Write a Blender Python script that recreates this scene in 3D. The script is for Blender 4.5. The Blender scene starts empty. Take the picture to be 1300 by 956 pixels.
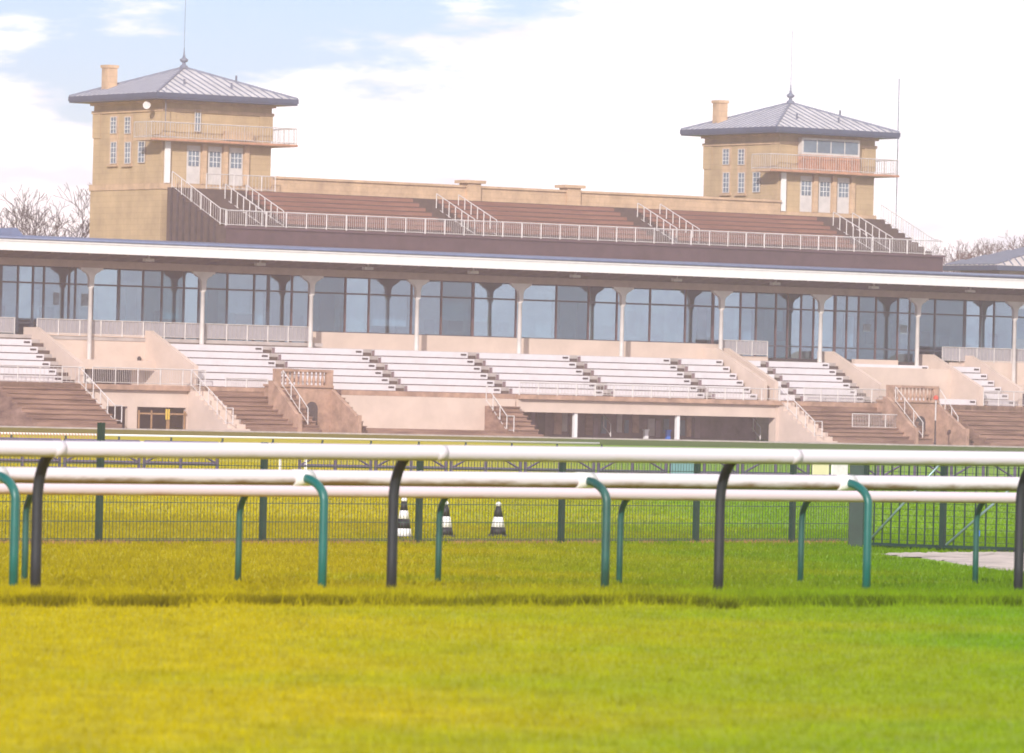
import bpy, math, random
import numpy as np
from mathutils import Vector, Matrix
random.seed(7); rng = np.random.default_rng(7)
R = math.radians
scene = bpy.context.scene
col = scene.collection

# ------------------------------------------------------------------ camera
F = 8000.0; EYE = 1.66; ROLL = R(1.35); PITCH = math.atan(37/F)
fw = Vector((0, math.cos(PITCH), math.sin(PITCH))); X0 = Vector((1,0,0)); U0 = X0.cross(fw)
CR = X0*math.cos(ROLL) + U0*math.sin(ROLL); CU = U0*math.cos(ROLL) - X0*math.sin(ROLL)
cd = bpy.data.cameras.new('camera'); cam = bpy.data.objects.new('camera', cd); col.objects.link(cam)
m = Matrix((CR, CU, -fw)).transposed().to_4x4(); m.translation = Vector((0,0,EYE)); cam.matrix_world = m
cd.sensor_width = 36; cd.sensor_fit = 'HORIZONTAL'; cd.lens = 36*F/1300
cd.clip_start = 0.5; cd.clip_end = 6000
cd.dof.use_dof = True; cd.dof.focus_distance = 135; cd.dof.aperture_fstop = 6.5
scene.camera = cam
E = Vector((0,0,EYE))
def ray(px, py): return fw + CR*((px-650)/F) + CU*((478-py)/F)
def at_y(px, py, Y): d = ray(px, py); return E + d*(Y/d.y)
def ground_pt(px, py, z): d = ray(px, py); return E + d*((z-EYE)/d.z)

# stand frame: u along the stand, w away from the track, z up
TH = math.atan(0.68); SO = Vector((0,410,0))
EU = Vector((math.cos(TH), math.sin(TH), 0)); EW = Vector((-math.sin(TH), math.cos(TH), 0))
def SP(px, py, w):
    d = ray(px, py); t = (w - (E-SO).dot(EW))/d.dot(EW); p = E + d*t - SO
    return p.dot(EU), p.z
def SPU(px, py, u):
    d = ray(px, py); t = (u - (E-SO).dot(EU))/d.dot(EU); p = E + d*t - SO
    return p.dot(EW), p.z
def UU(px, py, w): return SP(px, py, w)[0]
def ZZ(px, py, w): return SP(px, py, w)[1]

# ------------------------------------------------------------------ materials
MATS = {}
def mat(name, color, rough=0.6, var=0.12, scale=3.0, metal=0.0, bump=0.0, bscale=None, stretch=None, tint=None, spec=None, courses=0):
    if name in MATS: return MATS[name]
    mt = bpy.data.materials.new(name); mt.use_nodes = True; nt = mt.node_tree; nd = nt.nodes; lk = nt.links
    b = nd['Principled BSDF']; b.inputs['Roughness'].default_value = rough; b.inputs['Metallic'].default_value = metal
    if spec is not None: b.inputs['Specular IOR Level'].default_value = spec
    tc = nd.new('ShaderNodeTexCoord'); mp = nd.new('ShaderNodeMapping'); lk.new(tc.outputs['Object'], mp.inputs[0])
    if stretch: mp.inputs['Scale'].default_value = stretch
    n = nd.new('ShaderNodeTexNoise'); n.inputs['Scale'].default_value = scale; n.inputs['Detail'].default_value = 6; n.inputs['Roughness'].default_value = 0.65
    lk.new(mp.outputs[0], n.inputs['Vector'])
    r = nd.new('ShaderNodeValToRGB'); e = r.color_ramp.elements
    e[0].position = 0.3; e[1].position = 0.7
    c2 = tint if tint else tuple(min(1, c*(1+var)) for c in color)
    c1 = tuple(c*(1-var) for c in color)
    e[0].color = (*c1, 1); e[1].color = (*c2, 1)
    lk.new(n.outputs['Fac'], r.inputs[0]); lk.new(r.outputs[0], b.inputs['Base Color'])
    if bump:
        n2 = nd.new('ShaderNodeTexNoise'); n2.inputs['Scale'].default_value = bscale or scale*6; n2.inputs['Detail'].default_value = 5
        lk.new(mp.outputs[0], n2.inputs['Vector'])
        bp = nd.new('ShaderNodeBump'); bp.inputs['Strength'].default_value = bump; bp.inputs['Distance'].default_value = 0.05
        lk.new(n2.outputs['Fac'], bp.inputs['Height']); lk.new(bp.outputs[0], b.inputs['Normal'])
    if courses:
        sp = nd.new('ShaderNodeSeparateXYZ'); lk.new(tc.outputs['Object'], sp.inputs[0])
        sm = nd.new('ShaderNodeMath'); sm.operation = 'ADD'; lk.new(sp.outputs['X'], sm.inputs[0]); lk.new(sp.outputs['Y'], sm.inputs[1])
        cb = nd.new('ShaderNodeCombineXYZ'); lk.new(sm.outputs[0], cb.inputs['X']); lk.new(sp.outputs['Z'], cb.inputs['Y'])
        bk = nd.new('ShaderNodeTexBrick'); bk.inputs['Scale'].default_value = 1; bk.inputs['Brick Width'].default_value = .9; bk.inputs['Row Height'].default_value = .38; bk.inputs['Mortar Size'].default_value = .03
        bk.inputs['Color1'].default_value = (1,.98,.95,1); bk.inputs['Color2'].default_value = (.84,.82,.80,1); bk.inputs['Mortar'].default_value = (.62,.58,.55,1); lk.new(cb.outputs[0], bk.inputs['Vector'])
        st = nd.new('ShaderNodeTexNoise'); st.inputs['Scale'].default_value = 1.0; st.inputs['Detail'].default_value = 7; mp2 = nd.new('ShaderNodeMapping'); mp2.inputs['Scale'].default_value = (.7,.7,.14); lk.new(tc.outputs['Object'], mp2.inputs[0]); lk.new(mp2.outputs[0], st.inputs['Vector'])
        rr = nd.new('ShaderNodeMapRange'); rr.inputs['From Min'].default_value = .35; rr.inputs['From Max'].default_value = .6; rr.inputs['To Min'].default_value = .88; rr.inputs['To Max'].default_value = 1.04; lk.new(st.outputs['Fac'], rr.inputs['Value'])
        m1 = nd.new('ShaderNodeMix'); m1.data_type = 'RGBA'; m1.blend_type = 'MULTIPLY'; m1.inputs['Factor'].default_value = courses; lk.new(r.outputs[0], m1.inputs['A']); lk.new(bk.outputs['Color'], m1.inputs['B'])
        vm = nd.new('ShaderNodeVectorMath'); vm.operation = 'SCALE'; lk.new(m1.outputs['Result'], vm.inputs[0]); lk.new(rr.outputs[0], vm.inputs['Scale']); lk.new(vm.outputs[0], b.inputs['Base Color'])
    MATS[name] = mt; return mt

M_CREAM = mat('cream_render', (0.56,0.44,0.37), 0.85, 0.10, 0.6, bump=0.2, bscale=8)
M_TOWER = mat('tower_ochre_stone', (0.43,0.31,0.18), 0.85, 0.16, 0.55, bump=0.3, bscale=6, courses=.3)
M_TOWERD = mat('tower_trim_stone', (0.48,0.33,0.21), 0.85, 0.2, 1.2, courses=.3)
M_ROOF = mat('zinc_roof', (0.48,0.46,0.46), 0.5, 0.2, 0.8)
M_SEAM = mat('zinc_seam', (0.13,0.15,0.20), 0.5, 0.15, 2)
M_FASC = mat('dark_zinc_fascia', (0.05,0.07,0.115), 0.5, 0.2, 2)
M_WHITE = mat('white_paint', (0.70,0.68,0.67), 0.5, 0.06, 2)
M_WHITED = mat('weathered_white_paint', (0.52,0.48,0.46), 0.6, 0.15, 1.5)
M_BENCH = mat('white_bench_paint', (0.60,0.56,0.58), 0.5, 0.07, 1.5)
M_SOFF = mat('brown_soffit', (0.16,0.115,0.10), 0.8, 0.2, 1.2)
M_BEAM = mat('tan_beam', (0.30,0.22,0.18), 0.7, 0.15, 1.5)
M_BLUEG = mat('blue_grey_gutter', (0.10,0.14,0.24), 0.5, 0.2, 2)
M_STONE = mat('brown_terrace_stone', (0.19,0.095,0.068), 0.9, 0.5, 0.9, bump=0.4, bscale=7, stretch=(0.35,1,3.0), tint=(0.33,0.20,0.145))
M_STONE2 = mat('ochre_carved_stone', (0.34,0.21,0.15), 0.9, 0.4, 1.3, bump=0.4, bscale=9)
M_TREAD = mat('pale_concrete', (0.38,0.33,0.31), 0.9, 0.2, 1.5)
M_DARKW = mat('dark_timber', (0.075,0.05,0.04), 0.8, 0.3, 2)
M_REDW = mat('red_brown_timber', (0.20,0.085,0.06), 0.75, 0.3, 1.2, stretch=(0.3,1,4), tint=(0.27,0.13,0.09))
M_PLIN = mat('mauve_grey_concrete', (0.22,0.15,0.16), 0.9, 0.2, 1.5)
M_BLIND = mat('pale_blind_fabric', (0.55,0.58,0.62), 0.8, 0.15, 0.8, stretch=(6,1,0.3))
M_POST = mat('faded_blue_print', (0.20,0.27,0.33), 0.7, 0.4, 3)
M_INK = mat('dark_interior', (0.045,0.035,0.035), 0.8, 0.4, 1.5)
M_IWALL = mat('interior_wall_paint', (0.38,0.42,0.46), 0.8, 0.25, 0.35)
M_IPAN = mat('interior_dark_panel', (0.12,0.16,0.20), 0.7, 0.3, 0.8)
M_FRAME = mat('dark_window_frame', (0.035,0.05,0.07), 0.5, 0.2, 2)
M_MULL = mat('brown_window_frame', (0.09,0.05,0.055), 0.5, 0.2, 2)
M_INCOL = mat('shaded_dark_column_paint', (0.10,0.075,0.075), 0.6, 0.2, 2)
M_APRON = mat('grey_mauve_asphalt', (0.17,0.14,0.15), 0.9, 0.15, 0.5)
M_SAND = mat('pale_sand', (0.52,0.44,0.38), 0.95, 0.4, 2.2, bump=0.5, bscale=30)
M_TEAL = mat('teal_post_plastic', (0.005,0.105,0.09), 0.4, 0.15, 6)
M_TEALD = mat('dark_teal_post_plastic', (0.01,0.07,0.058), 0.45, 0.3, 5)
M_BLACKP = mat('near_black_post_plastic', (0.014,0.017,0.022), 0.6, 0.3, 5)
M_GREEN = mat('dark_green_steel', (0.012,0.035,0.025), 0.5, 0.3, 5)
M_WIRE = mat('green_wire_coating', (0.02,0.05,0.035), 0.5, 0.2, 5)
M_STEEL = mat('galvanised_steel', (0.25,0.36,0.36), 0.4, 0.25, 4, metal=0.4)
M_PURP = mat('purple_grey_barrier_steel', (0.10,0.08,0.13), 0.5, 0.2, 4)
M_ORANGE = mat('rust_stained_edge', (0.42,0.20,0.12), 0.8, 0.3, 3)
M_CONEB = mat('cone_black_rubber', (0.02,0.016,0.02), 0.6, 0.3, 10)
M_CONEW = mat('cone_white_band', (0.75,0.72,0.72), 0.6, 0.12, 12)
M_BARK = mat('winter_bark', (0.05,0.04,0.04), 0.9, 0.3, 2)
M_BARK2 = mat('red_brown_twigs', (0.11,0.06,0.05), 0.9, 0.3, 2)
M_RED = mat('red_lamp_cap', (0.55,0.06,0.03), 0.5, 0.1, 5)
M_YEL = mat('yellow_pole_paint', (0.62,0.42,0.05), 0.5, 0.1, 5)
M_BLUE = mat('blue_plastic', (0.03,0.15,0.6), 0.5, 0.1, 5)
M_SIGNY = mat('yellowed_board', (0.72,0.68,0.42), 0.6, 0.06, 5)
M_TPAN = mat('grey_teal_panel', (0.10,0.22,0.23), 0.6, 0.12, 3)
M_SCREEN = mat('greyish_guard_panel', (0.30,0.28,0.30), 0.5, 0.1, 2)

def glass_mat(name, tint, gl, op=0.0):
    mt = bpy.data.materials.new(name); mt.use_nodes = True; nt = mt.node_tree; nd = nt.nodes; lk = nt.links; nd.remove(nd['Principled BSDF'])
    o = nd['Material Output']; t = nd.new('ShaderNodeBsdfTransparent'); g = nd.new('ShaderNodeBsdfGlossy')
    t.inputs[0].default_value = (*tint,1); g.inputs[0].default_value = (0.50,0.70,0.80,1); g.inputs['Roughness'].default_value = 0.03
    tc = nd.new('ShaderNodeTexCoord'); n = nd.new('ShaderNodeTexNoise'); n.inputs['Scale'].default_value = 0.35
    bp = nd.new('ShaderNodeBump'); bp.inputs['Strength'].default_value = 0.15; bp.inputs['Distance'].default_value = 0.1
    lk.new(tc.outputs['Object'], n.inputs['Vector']); lk.new(n.outputs['Fac'], bp.inputs['Height']); lk.new(bp.outputs[0], g.inputs['Normal'])
    mx = nd.new('ShaderNodeMixShader'); mx.inputs[0].default_value = gl
    lk.new(t.outputs[0], mx.inputs[1]); lk.new(g.outputs[0], mx.inputs[2]); lk.new(mx.outputs[0], o.inputs[0]); return mt
M_GLASSES = [glass_mat('deep_teal_glass',(.45,.66,.72),.16),glass_mat('grey_blue_glass',(.70,.80,.86),.24),glass_mat('bright_reflecting_glass',(.62,.76,.80),.40)]; M_GLASSES.append(M_GLASSES[1])
M_GLASS = glass_mat('blue_tinted_glass', (0.62,0.76,0.80), 0.30)

def rail_mat(name, base, under_col, amount):
    mt = bpy.data.materials.new(name); mt.use_nodes = True; nt = mt.node_tree; nd = nt.nodes; lk = nt.links
    b = nd['Principled BSDF']; b.inputs['Roughness'].default_value = 0.42
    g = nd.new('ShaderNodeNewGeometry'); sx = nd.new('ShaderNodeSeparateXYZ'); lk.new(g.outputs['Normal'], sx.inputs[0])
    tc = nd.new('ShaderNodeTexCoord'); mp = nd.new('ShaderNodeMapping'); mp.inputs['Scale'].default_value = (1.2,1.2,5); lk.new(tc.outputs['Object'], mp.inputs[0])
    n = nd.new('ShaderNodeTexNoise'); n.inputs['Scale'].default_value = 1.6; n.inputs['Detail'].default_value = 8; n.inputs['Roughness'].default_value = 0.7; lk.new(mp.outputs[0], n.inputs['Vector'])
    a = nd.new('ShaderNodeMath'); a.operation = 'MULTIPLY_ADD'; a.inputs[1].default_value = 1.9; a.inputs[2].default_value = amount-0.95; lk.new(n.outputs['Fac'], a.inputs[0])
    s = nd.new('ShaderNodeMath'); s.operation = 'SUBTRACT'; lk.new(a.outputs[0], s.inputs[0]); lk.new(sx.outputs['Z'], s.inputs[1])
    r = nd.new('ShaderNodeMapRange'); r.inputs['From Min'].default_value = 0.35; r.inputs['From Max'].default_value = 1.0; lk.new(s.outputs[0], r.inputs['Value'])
    mx = nd.new('ShaderNodeMix'); mx.data_type = 'RGBA'; mx.inputs['A'].default_value = (*base,1); mx.inputs['B'].default_value = (*under_col,1)
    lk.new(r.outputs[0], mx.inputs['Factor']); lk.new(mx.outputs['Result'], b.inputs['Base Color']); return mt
M_RAILA = rail_mat('white_rail_plastic', (0.60,0.55,0.60), (0.42,0.36,0.16), -0.1)  # olive tone on the tube's downward side
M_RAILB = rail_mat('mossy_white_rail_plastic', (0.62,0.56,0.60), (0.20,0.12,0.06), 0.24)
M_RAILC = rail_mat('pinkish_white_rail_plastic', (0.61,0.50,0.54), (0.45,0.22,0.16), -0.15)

def grass_mat(name, blade, dark=1.0):
    mt = bpy.data.materials.new(name); mt.use_nodes = True; nt = mt.node_tree; nd = nt.nodes; lk = nt.links
    b = nd['Principled BSDF']; b.inputs['Roughness'].default_value = 0.75; b.inputs['Specular IOR Level'].default_value = 0.08
    g = nd.new('ShaderNodeNewGeometry')
    # flare tint put into the turf colour: yellow towards the left, greener right
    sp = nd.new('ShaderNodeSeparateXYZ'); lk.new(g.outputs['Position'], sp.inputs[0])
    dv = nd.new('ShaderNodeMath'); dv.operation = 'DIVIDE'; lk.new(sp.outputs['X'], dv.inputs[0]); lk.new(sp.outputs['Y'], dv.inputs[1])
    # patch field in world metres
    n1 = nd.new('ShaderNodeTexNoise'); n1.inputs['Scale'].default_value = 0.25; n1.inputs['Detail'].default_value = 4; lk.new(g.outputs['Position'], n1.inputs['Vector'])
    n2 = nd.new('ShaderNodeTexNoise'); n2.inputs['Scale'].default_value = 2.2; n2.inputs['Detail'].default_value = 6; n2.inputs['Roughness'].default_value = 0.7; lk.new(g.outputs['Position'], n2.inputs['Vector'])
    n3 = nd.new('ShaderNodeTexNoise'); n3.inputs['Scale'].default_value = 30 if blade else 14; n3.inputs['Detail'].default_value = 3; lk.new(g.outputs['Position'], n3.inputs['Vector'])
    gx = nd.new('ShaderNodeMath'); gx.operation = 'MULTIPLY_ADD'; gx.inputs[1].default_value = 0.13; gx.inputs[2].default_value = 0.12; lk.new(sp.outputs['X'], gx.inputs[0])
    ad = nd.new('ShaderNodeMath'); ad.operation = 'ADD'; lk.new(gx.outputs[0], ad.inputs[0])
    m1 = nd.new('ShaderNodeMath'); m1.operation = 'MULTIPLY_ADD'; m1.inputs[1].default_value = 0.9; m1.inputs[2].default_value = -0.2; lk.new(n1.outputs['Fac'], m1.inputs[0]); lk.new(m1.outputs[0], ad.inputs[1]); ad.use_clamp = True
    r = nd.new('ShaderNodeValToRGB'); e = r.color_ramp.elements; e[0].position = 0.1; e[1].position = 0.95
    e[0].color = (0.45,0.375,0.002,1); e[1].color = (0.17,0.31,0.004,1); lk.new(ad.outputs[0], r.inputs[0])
    r2 = nd.new('ShaderNodeMapRange'); r2.inputs['From Min'].default_value = 0.3; r2.inputs['From Max'].default_value = 0.7; r2.inputs['To Min'].default_value = 0.66; r2.inputs['To Max'].default_value = 1.24; lk.new(n2.outputs['Fac'], r2.inputs['Value'])
    r3 = nd.new('ShaderNodeMapRange'); r3.inputs['From Min'].default_value = 0.3; r3.inputs['From Max'].default_value = 0.7; r3.inputs['To Min'].default_value = 0.8*dark; r3.inputs['To Max'].default_value = 1.2*dark; lk.new(n3.outputs['Fac'], r3.inputs['Value'])
    mm = nd.new('ShaderNodeMath'); mm.operation = 'MULTIPLY'; lk.new(r2.outputs[0], mm.inputs[0]); lk.new(r3.outputs[0], mm.inputs[1])
    vm = nd.new('ShaderNodeVectorMath'); vm.operation = 'SCALE'; lk.new(r.outputs[0], vm.inputs[0]); lk.new(mm.outputs[0], vm.inputs['Scale'])
    lk.new(vm.outputs[0], b.inputs['Base Color'])
    if blade:
        b.inputs['Roughness'].default_value = 0.6
        tr = nd.new('ShaderNodeBsdfTranslucent'); lk.new(vm.outputs[0], tr.inputs[0]); mx = nd.new('ShaderNodeMixShader'); mx.inputs[0].default_value = 0.35
        lk.new(b.outputs[0], mx.inputs[1]); lk.new(tr.outputs[0], mx.inputs[2]); lk.new(mx.outputs[0], nd['Material Output'].inputs[0])
    return mt
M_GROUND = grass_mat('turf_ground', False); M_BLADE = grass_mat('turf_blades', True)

# ------------------------------------------------------------------ mesh helpers
class MB:
    def __init__(s): s.v = []; s.f = []
    def add(s, vs, fs):
        o = len(s.v); s.v += [tuple(v) for v in vs]; s.f += [tuple(i+o for i in f) for f in fs]; return s
    def box(s, x0, x1, y0, y1, z0, z1):
        return s.add([(x0,y0,z0),(x1,y0,z0),(x1,y1,z0),(x0,y1,z0),(x0,y0,z1),(x1,y0,z1),(x1,y1,z1),(x0,y1,z1)],
                     [(0,3,2,1),(4,5,6,7),(0,1,5,4),(1,2,6,5),(2,3,7,6),(3,0,4,7)])
    def tube(s, pts, r, n=8, caps=True):
        pts = [Vector(p) for p in pts]; rs = r if isinstance(r, (list,tuple)) else [r]*len(pts); vs = []; fs = []
        prev = None
        for i, p in enumerate(pts):
            t = (pts[min(i+1,len(pts)-1)] - pts[max(i-1,0)]).normalized()
            a = Vector((0,0,1)) if abs(t.z) < 0.9 else Vector((1,0,0))
            if prev is not None: a = prev
            x = (a - t*a.dot(t)).normalized(); y = t.cross(x); prev = x
            for k in range(n):
                q = 2*math.pi*k/n; vs.append(p + x*(rs[i]*math.cos(q)) + y*(rs[i]*math.sin(q)))
        for i in range(len(pts)-1):
            for k in range(n):
                a = i*n+k; b = i*n+(k+1)%n; fs.append((a,b,b+n,a+n))
        if caps: fs.append(tuple(range(n-1,-1,-1))); fs.append(tuple((len(pts)-1)*n+k for k in range(n)))
        return s.add(vs, fs)
    def bar(s, a, b, wd=0.04, n=4): return s.tube([a,b], wd*0.5*(1.414 if n == 4 else 1), n)
    def prism_uz(s, poly, w0, w1):            # polygon in (x,z), extruded along y
        n = len(poly); vs = [(p[0],w0,p[1]) for p in poly]+[(p[0],w1,p[1]) for p in poly]
        return s.add(vs, [tuple(range(n)), tuple(range(2*n-1,n-1,-1))]+[(i,i+n,(i+1)%n+n,(i+1)%n) for i in range(n)])
    def prism_wz(s, poly, u0, u1):            # polygon in (y,z), extruded along x
        n = len(poly); vs = [(u0,p[0],p[1]) for p in poly]+[(u1,p[0],p[1]) for p in poly]
        return s.add(vs, [tuple(range(n-1,-1,-1)), tuple(range(n,2*n))]+[(i,(i+1)%n,(i+1)%n+n,i+n) for i in range(n)])
    def lathe(s, prof, c=(0,0,0), n=16):
        vs = []; fs = []
        for r_, z in prof:
            for k in range(n):
                q = 2*math.pi*k/n; vs.append((c[0]+r_*math.cos(q), c[1]+r_*math.sin(q), c[2]+z))
        for i in range(len(prof)-1):
            for k in range(n): a = i*n+k; b = i*n+(k+1)%n; fs.append((a,b,b+n,a+n))
        fs.append(tuple(range(n-1,-1,-1))); fs.append(tuple((len(prof)-1)*n+k for k in range(n)))
        return s.add(vs, fs)
    def mesh(s, name, m_, org=(0,0,0), smooth=False):
        me = bpy.data.meshes.new(name); me.from_pydata([(v[0]-org[0],v[1]-org[1],v[2]-org[2]) for v in s.v], [], s.f)
        me.validate()
        if m_: me.materials.append(m_)
        if smooth:
            me.polygons.foreach_set('use_smooth', [len(p.vertices) <= 4 for p in me.polygons])
        me.update(); return me

def tag(o, label=None, cat=None, group=None, kind=None):
    if label: o['label'] = label
    if cat: o['category'] = cat
    if group: o['group'] = group
    if kind: o['kind'] = kind
    return o
ORG = {}                                        # frame origin of each thing (in its frame)
def thing(name, label, cat, org, group=None, stand=True):
    o = bpy.data.objects.new(name, None); o.empty_display_size = 0.3; col.objects.link(o)
    org = Vector(org)
    if stand: o.location = SO + EU*org.x + EW*org.y + Vector((0,0,org.z)); o.rotation_euler = (0,0,TH)
    else: o.location = org
    ORG[o.name] = org; return tag(o, label, cat, group)
def part(name, mb, m_, parent, smooth=False, label=None):
    org = ORG[parent.name]; o = bpy.data.objects.new(name, mb.mesh(name, m_, org, smooth)); col.objects.link(o); o.parent = parent
    ORG[o.name] = org
    if label: o['label'] = label
    return o
def solo(name, mb, m_, label, cat, org=None, group=None, kind=None, stand=True, smooth=False):
    if org is None:
        a = np.array(mb.v); org = ((a[:,0].min()+a[:,0].max())/2, (a[:,1].min()+a[:,1].max())/2, a[:,2].min())
    org = Vector(org); o = bpy.data.objects.new(name, mb.mesh(name, m_, org, smooth)); col.objects.link(o)
    if stand: o.location = SO + EU*org.x + EW*org.y + Vector((0,0,org.z)); o.rotation_euler = (0,0,TH)
    else: o.location = org
    ORG[o.name] = org; return tag(o, label, cat, group, kind)

# ------------------------------------------------------------------ terrain
GZ = [(0,0.0),(55,0.0),(57,-0.02),(62,-0.08),(72,-0.16),(85,-0.2),(200,-0.25),(300,-0.30),(3000,-0.30)]
ZS = -0.30
def gz(x, y):
    q = y - 0.7*x
    if y > 330: return ZS
    for (a,za),(b,zb) in zip(GZ, GZ[1:]):
        if q <= b:
            t = (q-a)/(b-a); t = max(0,t); return za+(zb-za)*t
    return ZS
def build_ground():
    ys = list(np.arange(6,100,1.0)) + list(np.arange(100,340,6)) + [340,420,600,1000,1400]
    ts = [-1,-.7,-.5,-.35,-.25,-.18]+list(np.linspace(-.13,.13,53))+[.18,.25,.35,.5,.7,1]
    vs = []; fs = []; nx = len(ts)
    for y in ys:
        half = max(30, y*1.0)
        for t in ts:
            x = t*y if abs(t) <= .13 else math.copysign(.13*y + (abs(t)-.13)/.87*(max(45, y*.9)-.13*y), t)
            vs.append((x, y, gz(x, y)))
    for i in range(len(ys)-1):
        for k in range(nx-1): a = i*nx+k; fs.append((a,a+1,a+1+nx,a+nx))
    # near skirt behind the camera
    mb = MB(); mb.v = vs; mb.f = fs
    n0 = len(vs); base = list(range(nx))
    for k in range(nx): mb.v.append((vs[k][0], -60, 0.0))
    for k in range(nx-1): mb.f.append((n0+k, n0+k+1, k+1, k))
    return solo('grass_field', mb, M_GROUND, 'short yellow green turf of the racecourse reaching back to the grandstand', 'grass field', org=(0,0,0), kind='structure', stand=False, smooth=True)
build_ground()
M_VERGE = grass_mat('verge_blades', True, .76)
M_CLUMP = grass_mat('dark_clump_blades', True, .42)  # turf colour scaled darker for the clumps
def blades_mesh(name, label, pts, h, wd, lean, m_=None):
    n = len(pts); ang = rng.uniform(0, 2*np.pi, n); hh = h*rng.uniform(0.5,1.3,n); w2 = wd*rng.uniform(.7,1.3,n)/2
    dx = np.cos(ang)*w2; dy = np.sin(ang)*w2; la = rng.uniform(0,2*np.pi,n); ll = hh*lean*rng.uniform(.1,1,n)
    v = np.zeros((n,3,3)); v[:,0] = pts; v[:,1] = pts; v[:,2] = pts
    v[:,0,0] -= dx; v[:,0,1] -= dy; v[:,1,0] += dx; v[:,1,1] += dy
    v[:,2,0] += np.cos(la)*ll; v[:,2,1] += np.sin(la)*ll; v[:,2,2] += hh; v[:,:2,2] -= 0.01
    me = bpy.data.meshes.new(name); me.vertices.add(n*3); me.vertices.foreach_set('co', v.ravel())
    me.loops.add(n*3); me.loops.foreach_set('vertex_index', np.arange(n*3)); me.polygons.add(n)
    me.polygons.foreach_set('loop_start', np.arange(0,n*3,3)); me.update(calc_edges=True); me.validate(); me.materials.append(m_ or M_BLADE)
    o = bpy.data.objects.new(name, me); col.objects.link(o); tag(o, label, 'grass', kind='stuff')
def field_pts(y0, y1, n, qmax=None, qmin=None):
    # even in area; wider than the frame
    y = np.sqrt(rng.uniform(y0*y0, y1*y1, n)); x = rng.uniform(-.14,.14,n)*y
    q = y-0.7*x; k = np.ones(n,bool)
    if qmax is not None: k &= q < qmax
    if qmin is not None: k &= q > qmin
    ppx = 650+F*x/y; ppy = 515+.0236*(ppx-650)+F*1.84/y
    k &= ~((ppx > 1110) & (ppy > 702) & (ppy < 704+(ppx-1110)*.15))
    x = x[k]; y = y[k]; z = np.array([gz(a,b) for a,b in zip(x,y)]); return np.stack([x,y,z],1)
blades_mesh('foreground_grass', 'lush short grass of the track in front of the rails', field_pts(24,60,200000,qmax=52.6), 0.036, 0.012, 0.8)
def tall_pts(n):
    q = rng.normal(53.4, 0.55, n); x = rng.uniform(-8,9.5,n); y = q+0.7*x
    d = np.sin(x*3.1+np.sin(x*1.3)*2)+np.sin(x*7.7+1)*.6+rng.normal(0,.5,n)
    k = (d > -0.5); x = x[k]; y = y[k]; return np.stack([x,y,np.zeros(len(x))],1)
blades_mesh('grass_tuft', 'long ragged grass left uncut along the foot of the rails', tall_pts(82000), 0.10, 0.014, 0.9)
pts = []
for i in range(9000):
    px_ = random.uniform(-60,1085); Y_ = 85/(1-1.15*(px_-650)/F)+random.gauss(0,.28); x_ = Y_*(px_-650)/F
    if math.sin(px_*.021)+math.sin(px_*.083+2)+random.gauss(0,.7) > -.2: pts.append((x_,Y_,gz(x_,Y_)))
blades_mesh('dead_grass', 'brown dead grass along the foot of the mesh fence', np.array(pts), .055, .02, .8, mat('dead_grass_blades',(0.30,0.17,0.06),.9,.4,4))
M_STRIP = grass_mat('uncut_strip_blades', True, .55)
n_ = 34000; q_ = rng.normal(52.55, .16, n_); x_ = rng.uniform(-8,9.5,n_); q_ += .25*np.sin(x_*1.9)+.15*np.sin(x_*5.3+1)
k_ = (np.sin(x_*2.7+.6)+np.sin(x_*6.1)*.7+rng.normal(0,.9,n_)) > -.9; x_ = x_[k_]; q_ = q_[k_]
blades_mesh('grass_edge', 'ragged darker near edge of the uncut grass strip', np.stack([x_,q_+.7*x_,np.zeros(len(x_))],1), .075, .014, .9, M_STRIP)
# clumps of the uncut strip
cl = []
for i in range(34):
    x = random.uniform(-6.2,7) if i%3 else random.choice((-4.1,-3.3,-2.9,2.9,4.4))+random.gauss(0,.35); q = random.gauss(52.3,0.45); r_ = random.uniform(.025,.085); n = int(230*r_/.07)
    cl.append(np.stack([rng.normal(x, r_*1.4, n), rng.normal(q+0.7*x, r_, n), np.zeros(n)],1))
blades_mesh('grass_clump', 'dark clumps of grass at the near edge of the uncut strip', np.concatenate(cl), 0.085, 0.014, 0.9, M_CLUMP)
blades_mesh('verge_grass', 'mown uneven grass between the rails and the mesh fence', field_pts(50,100,220000,qmin=53.8), 0.05, 0.02, 0.9, M_VERGE)
blades_mesh('fence_foot_grass', 'thin grass growing beyond the green mesh fence', field_pts(95,190,110000), 0.06, 0.05, 0.9)

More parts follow.
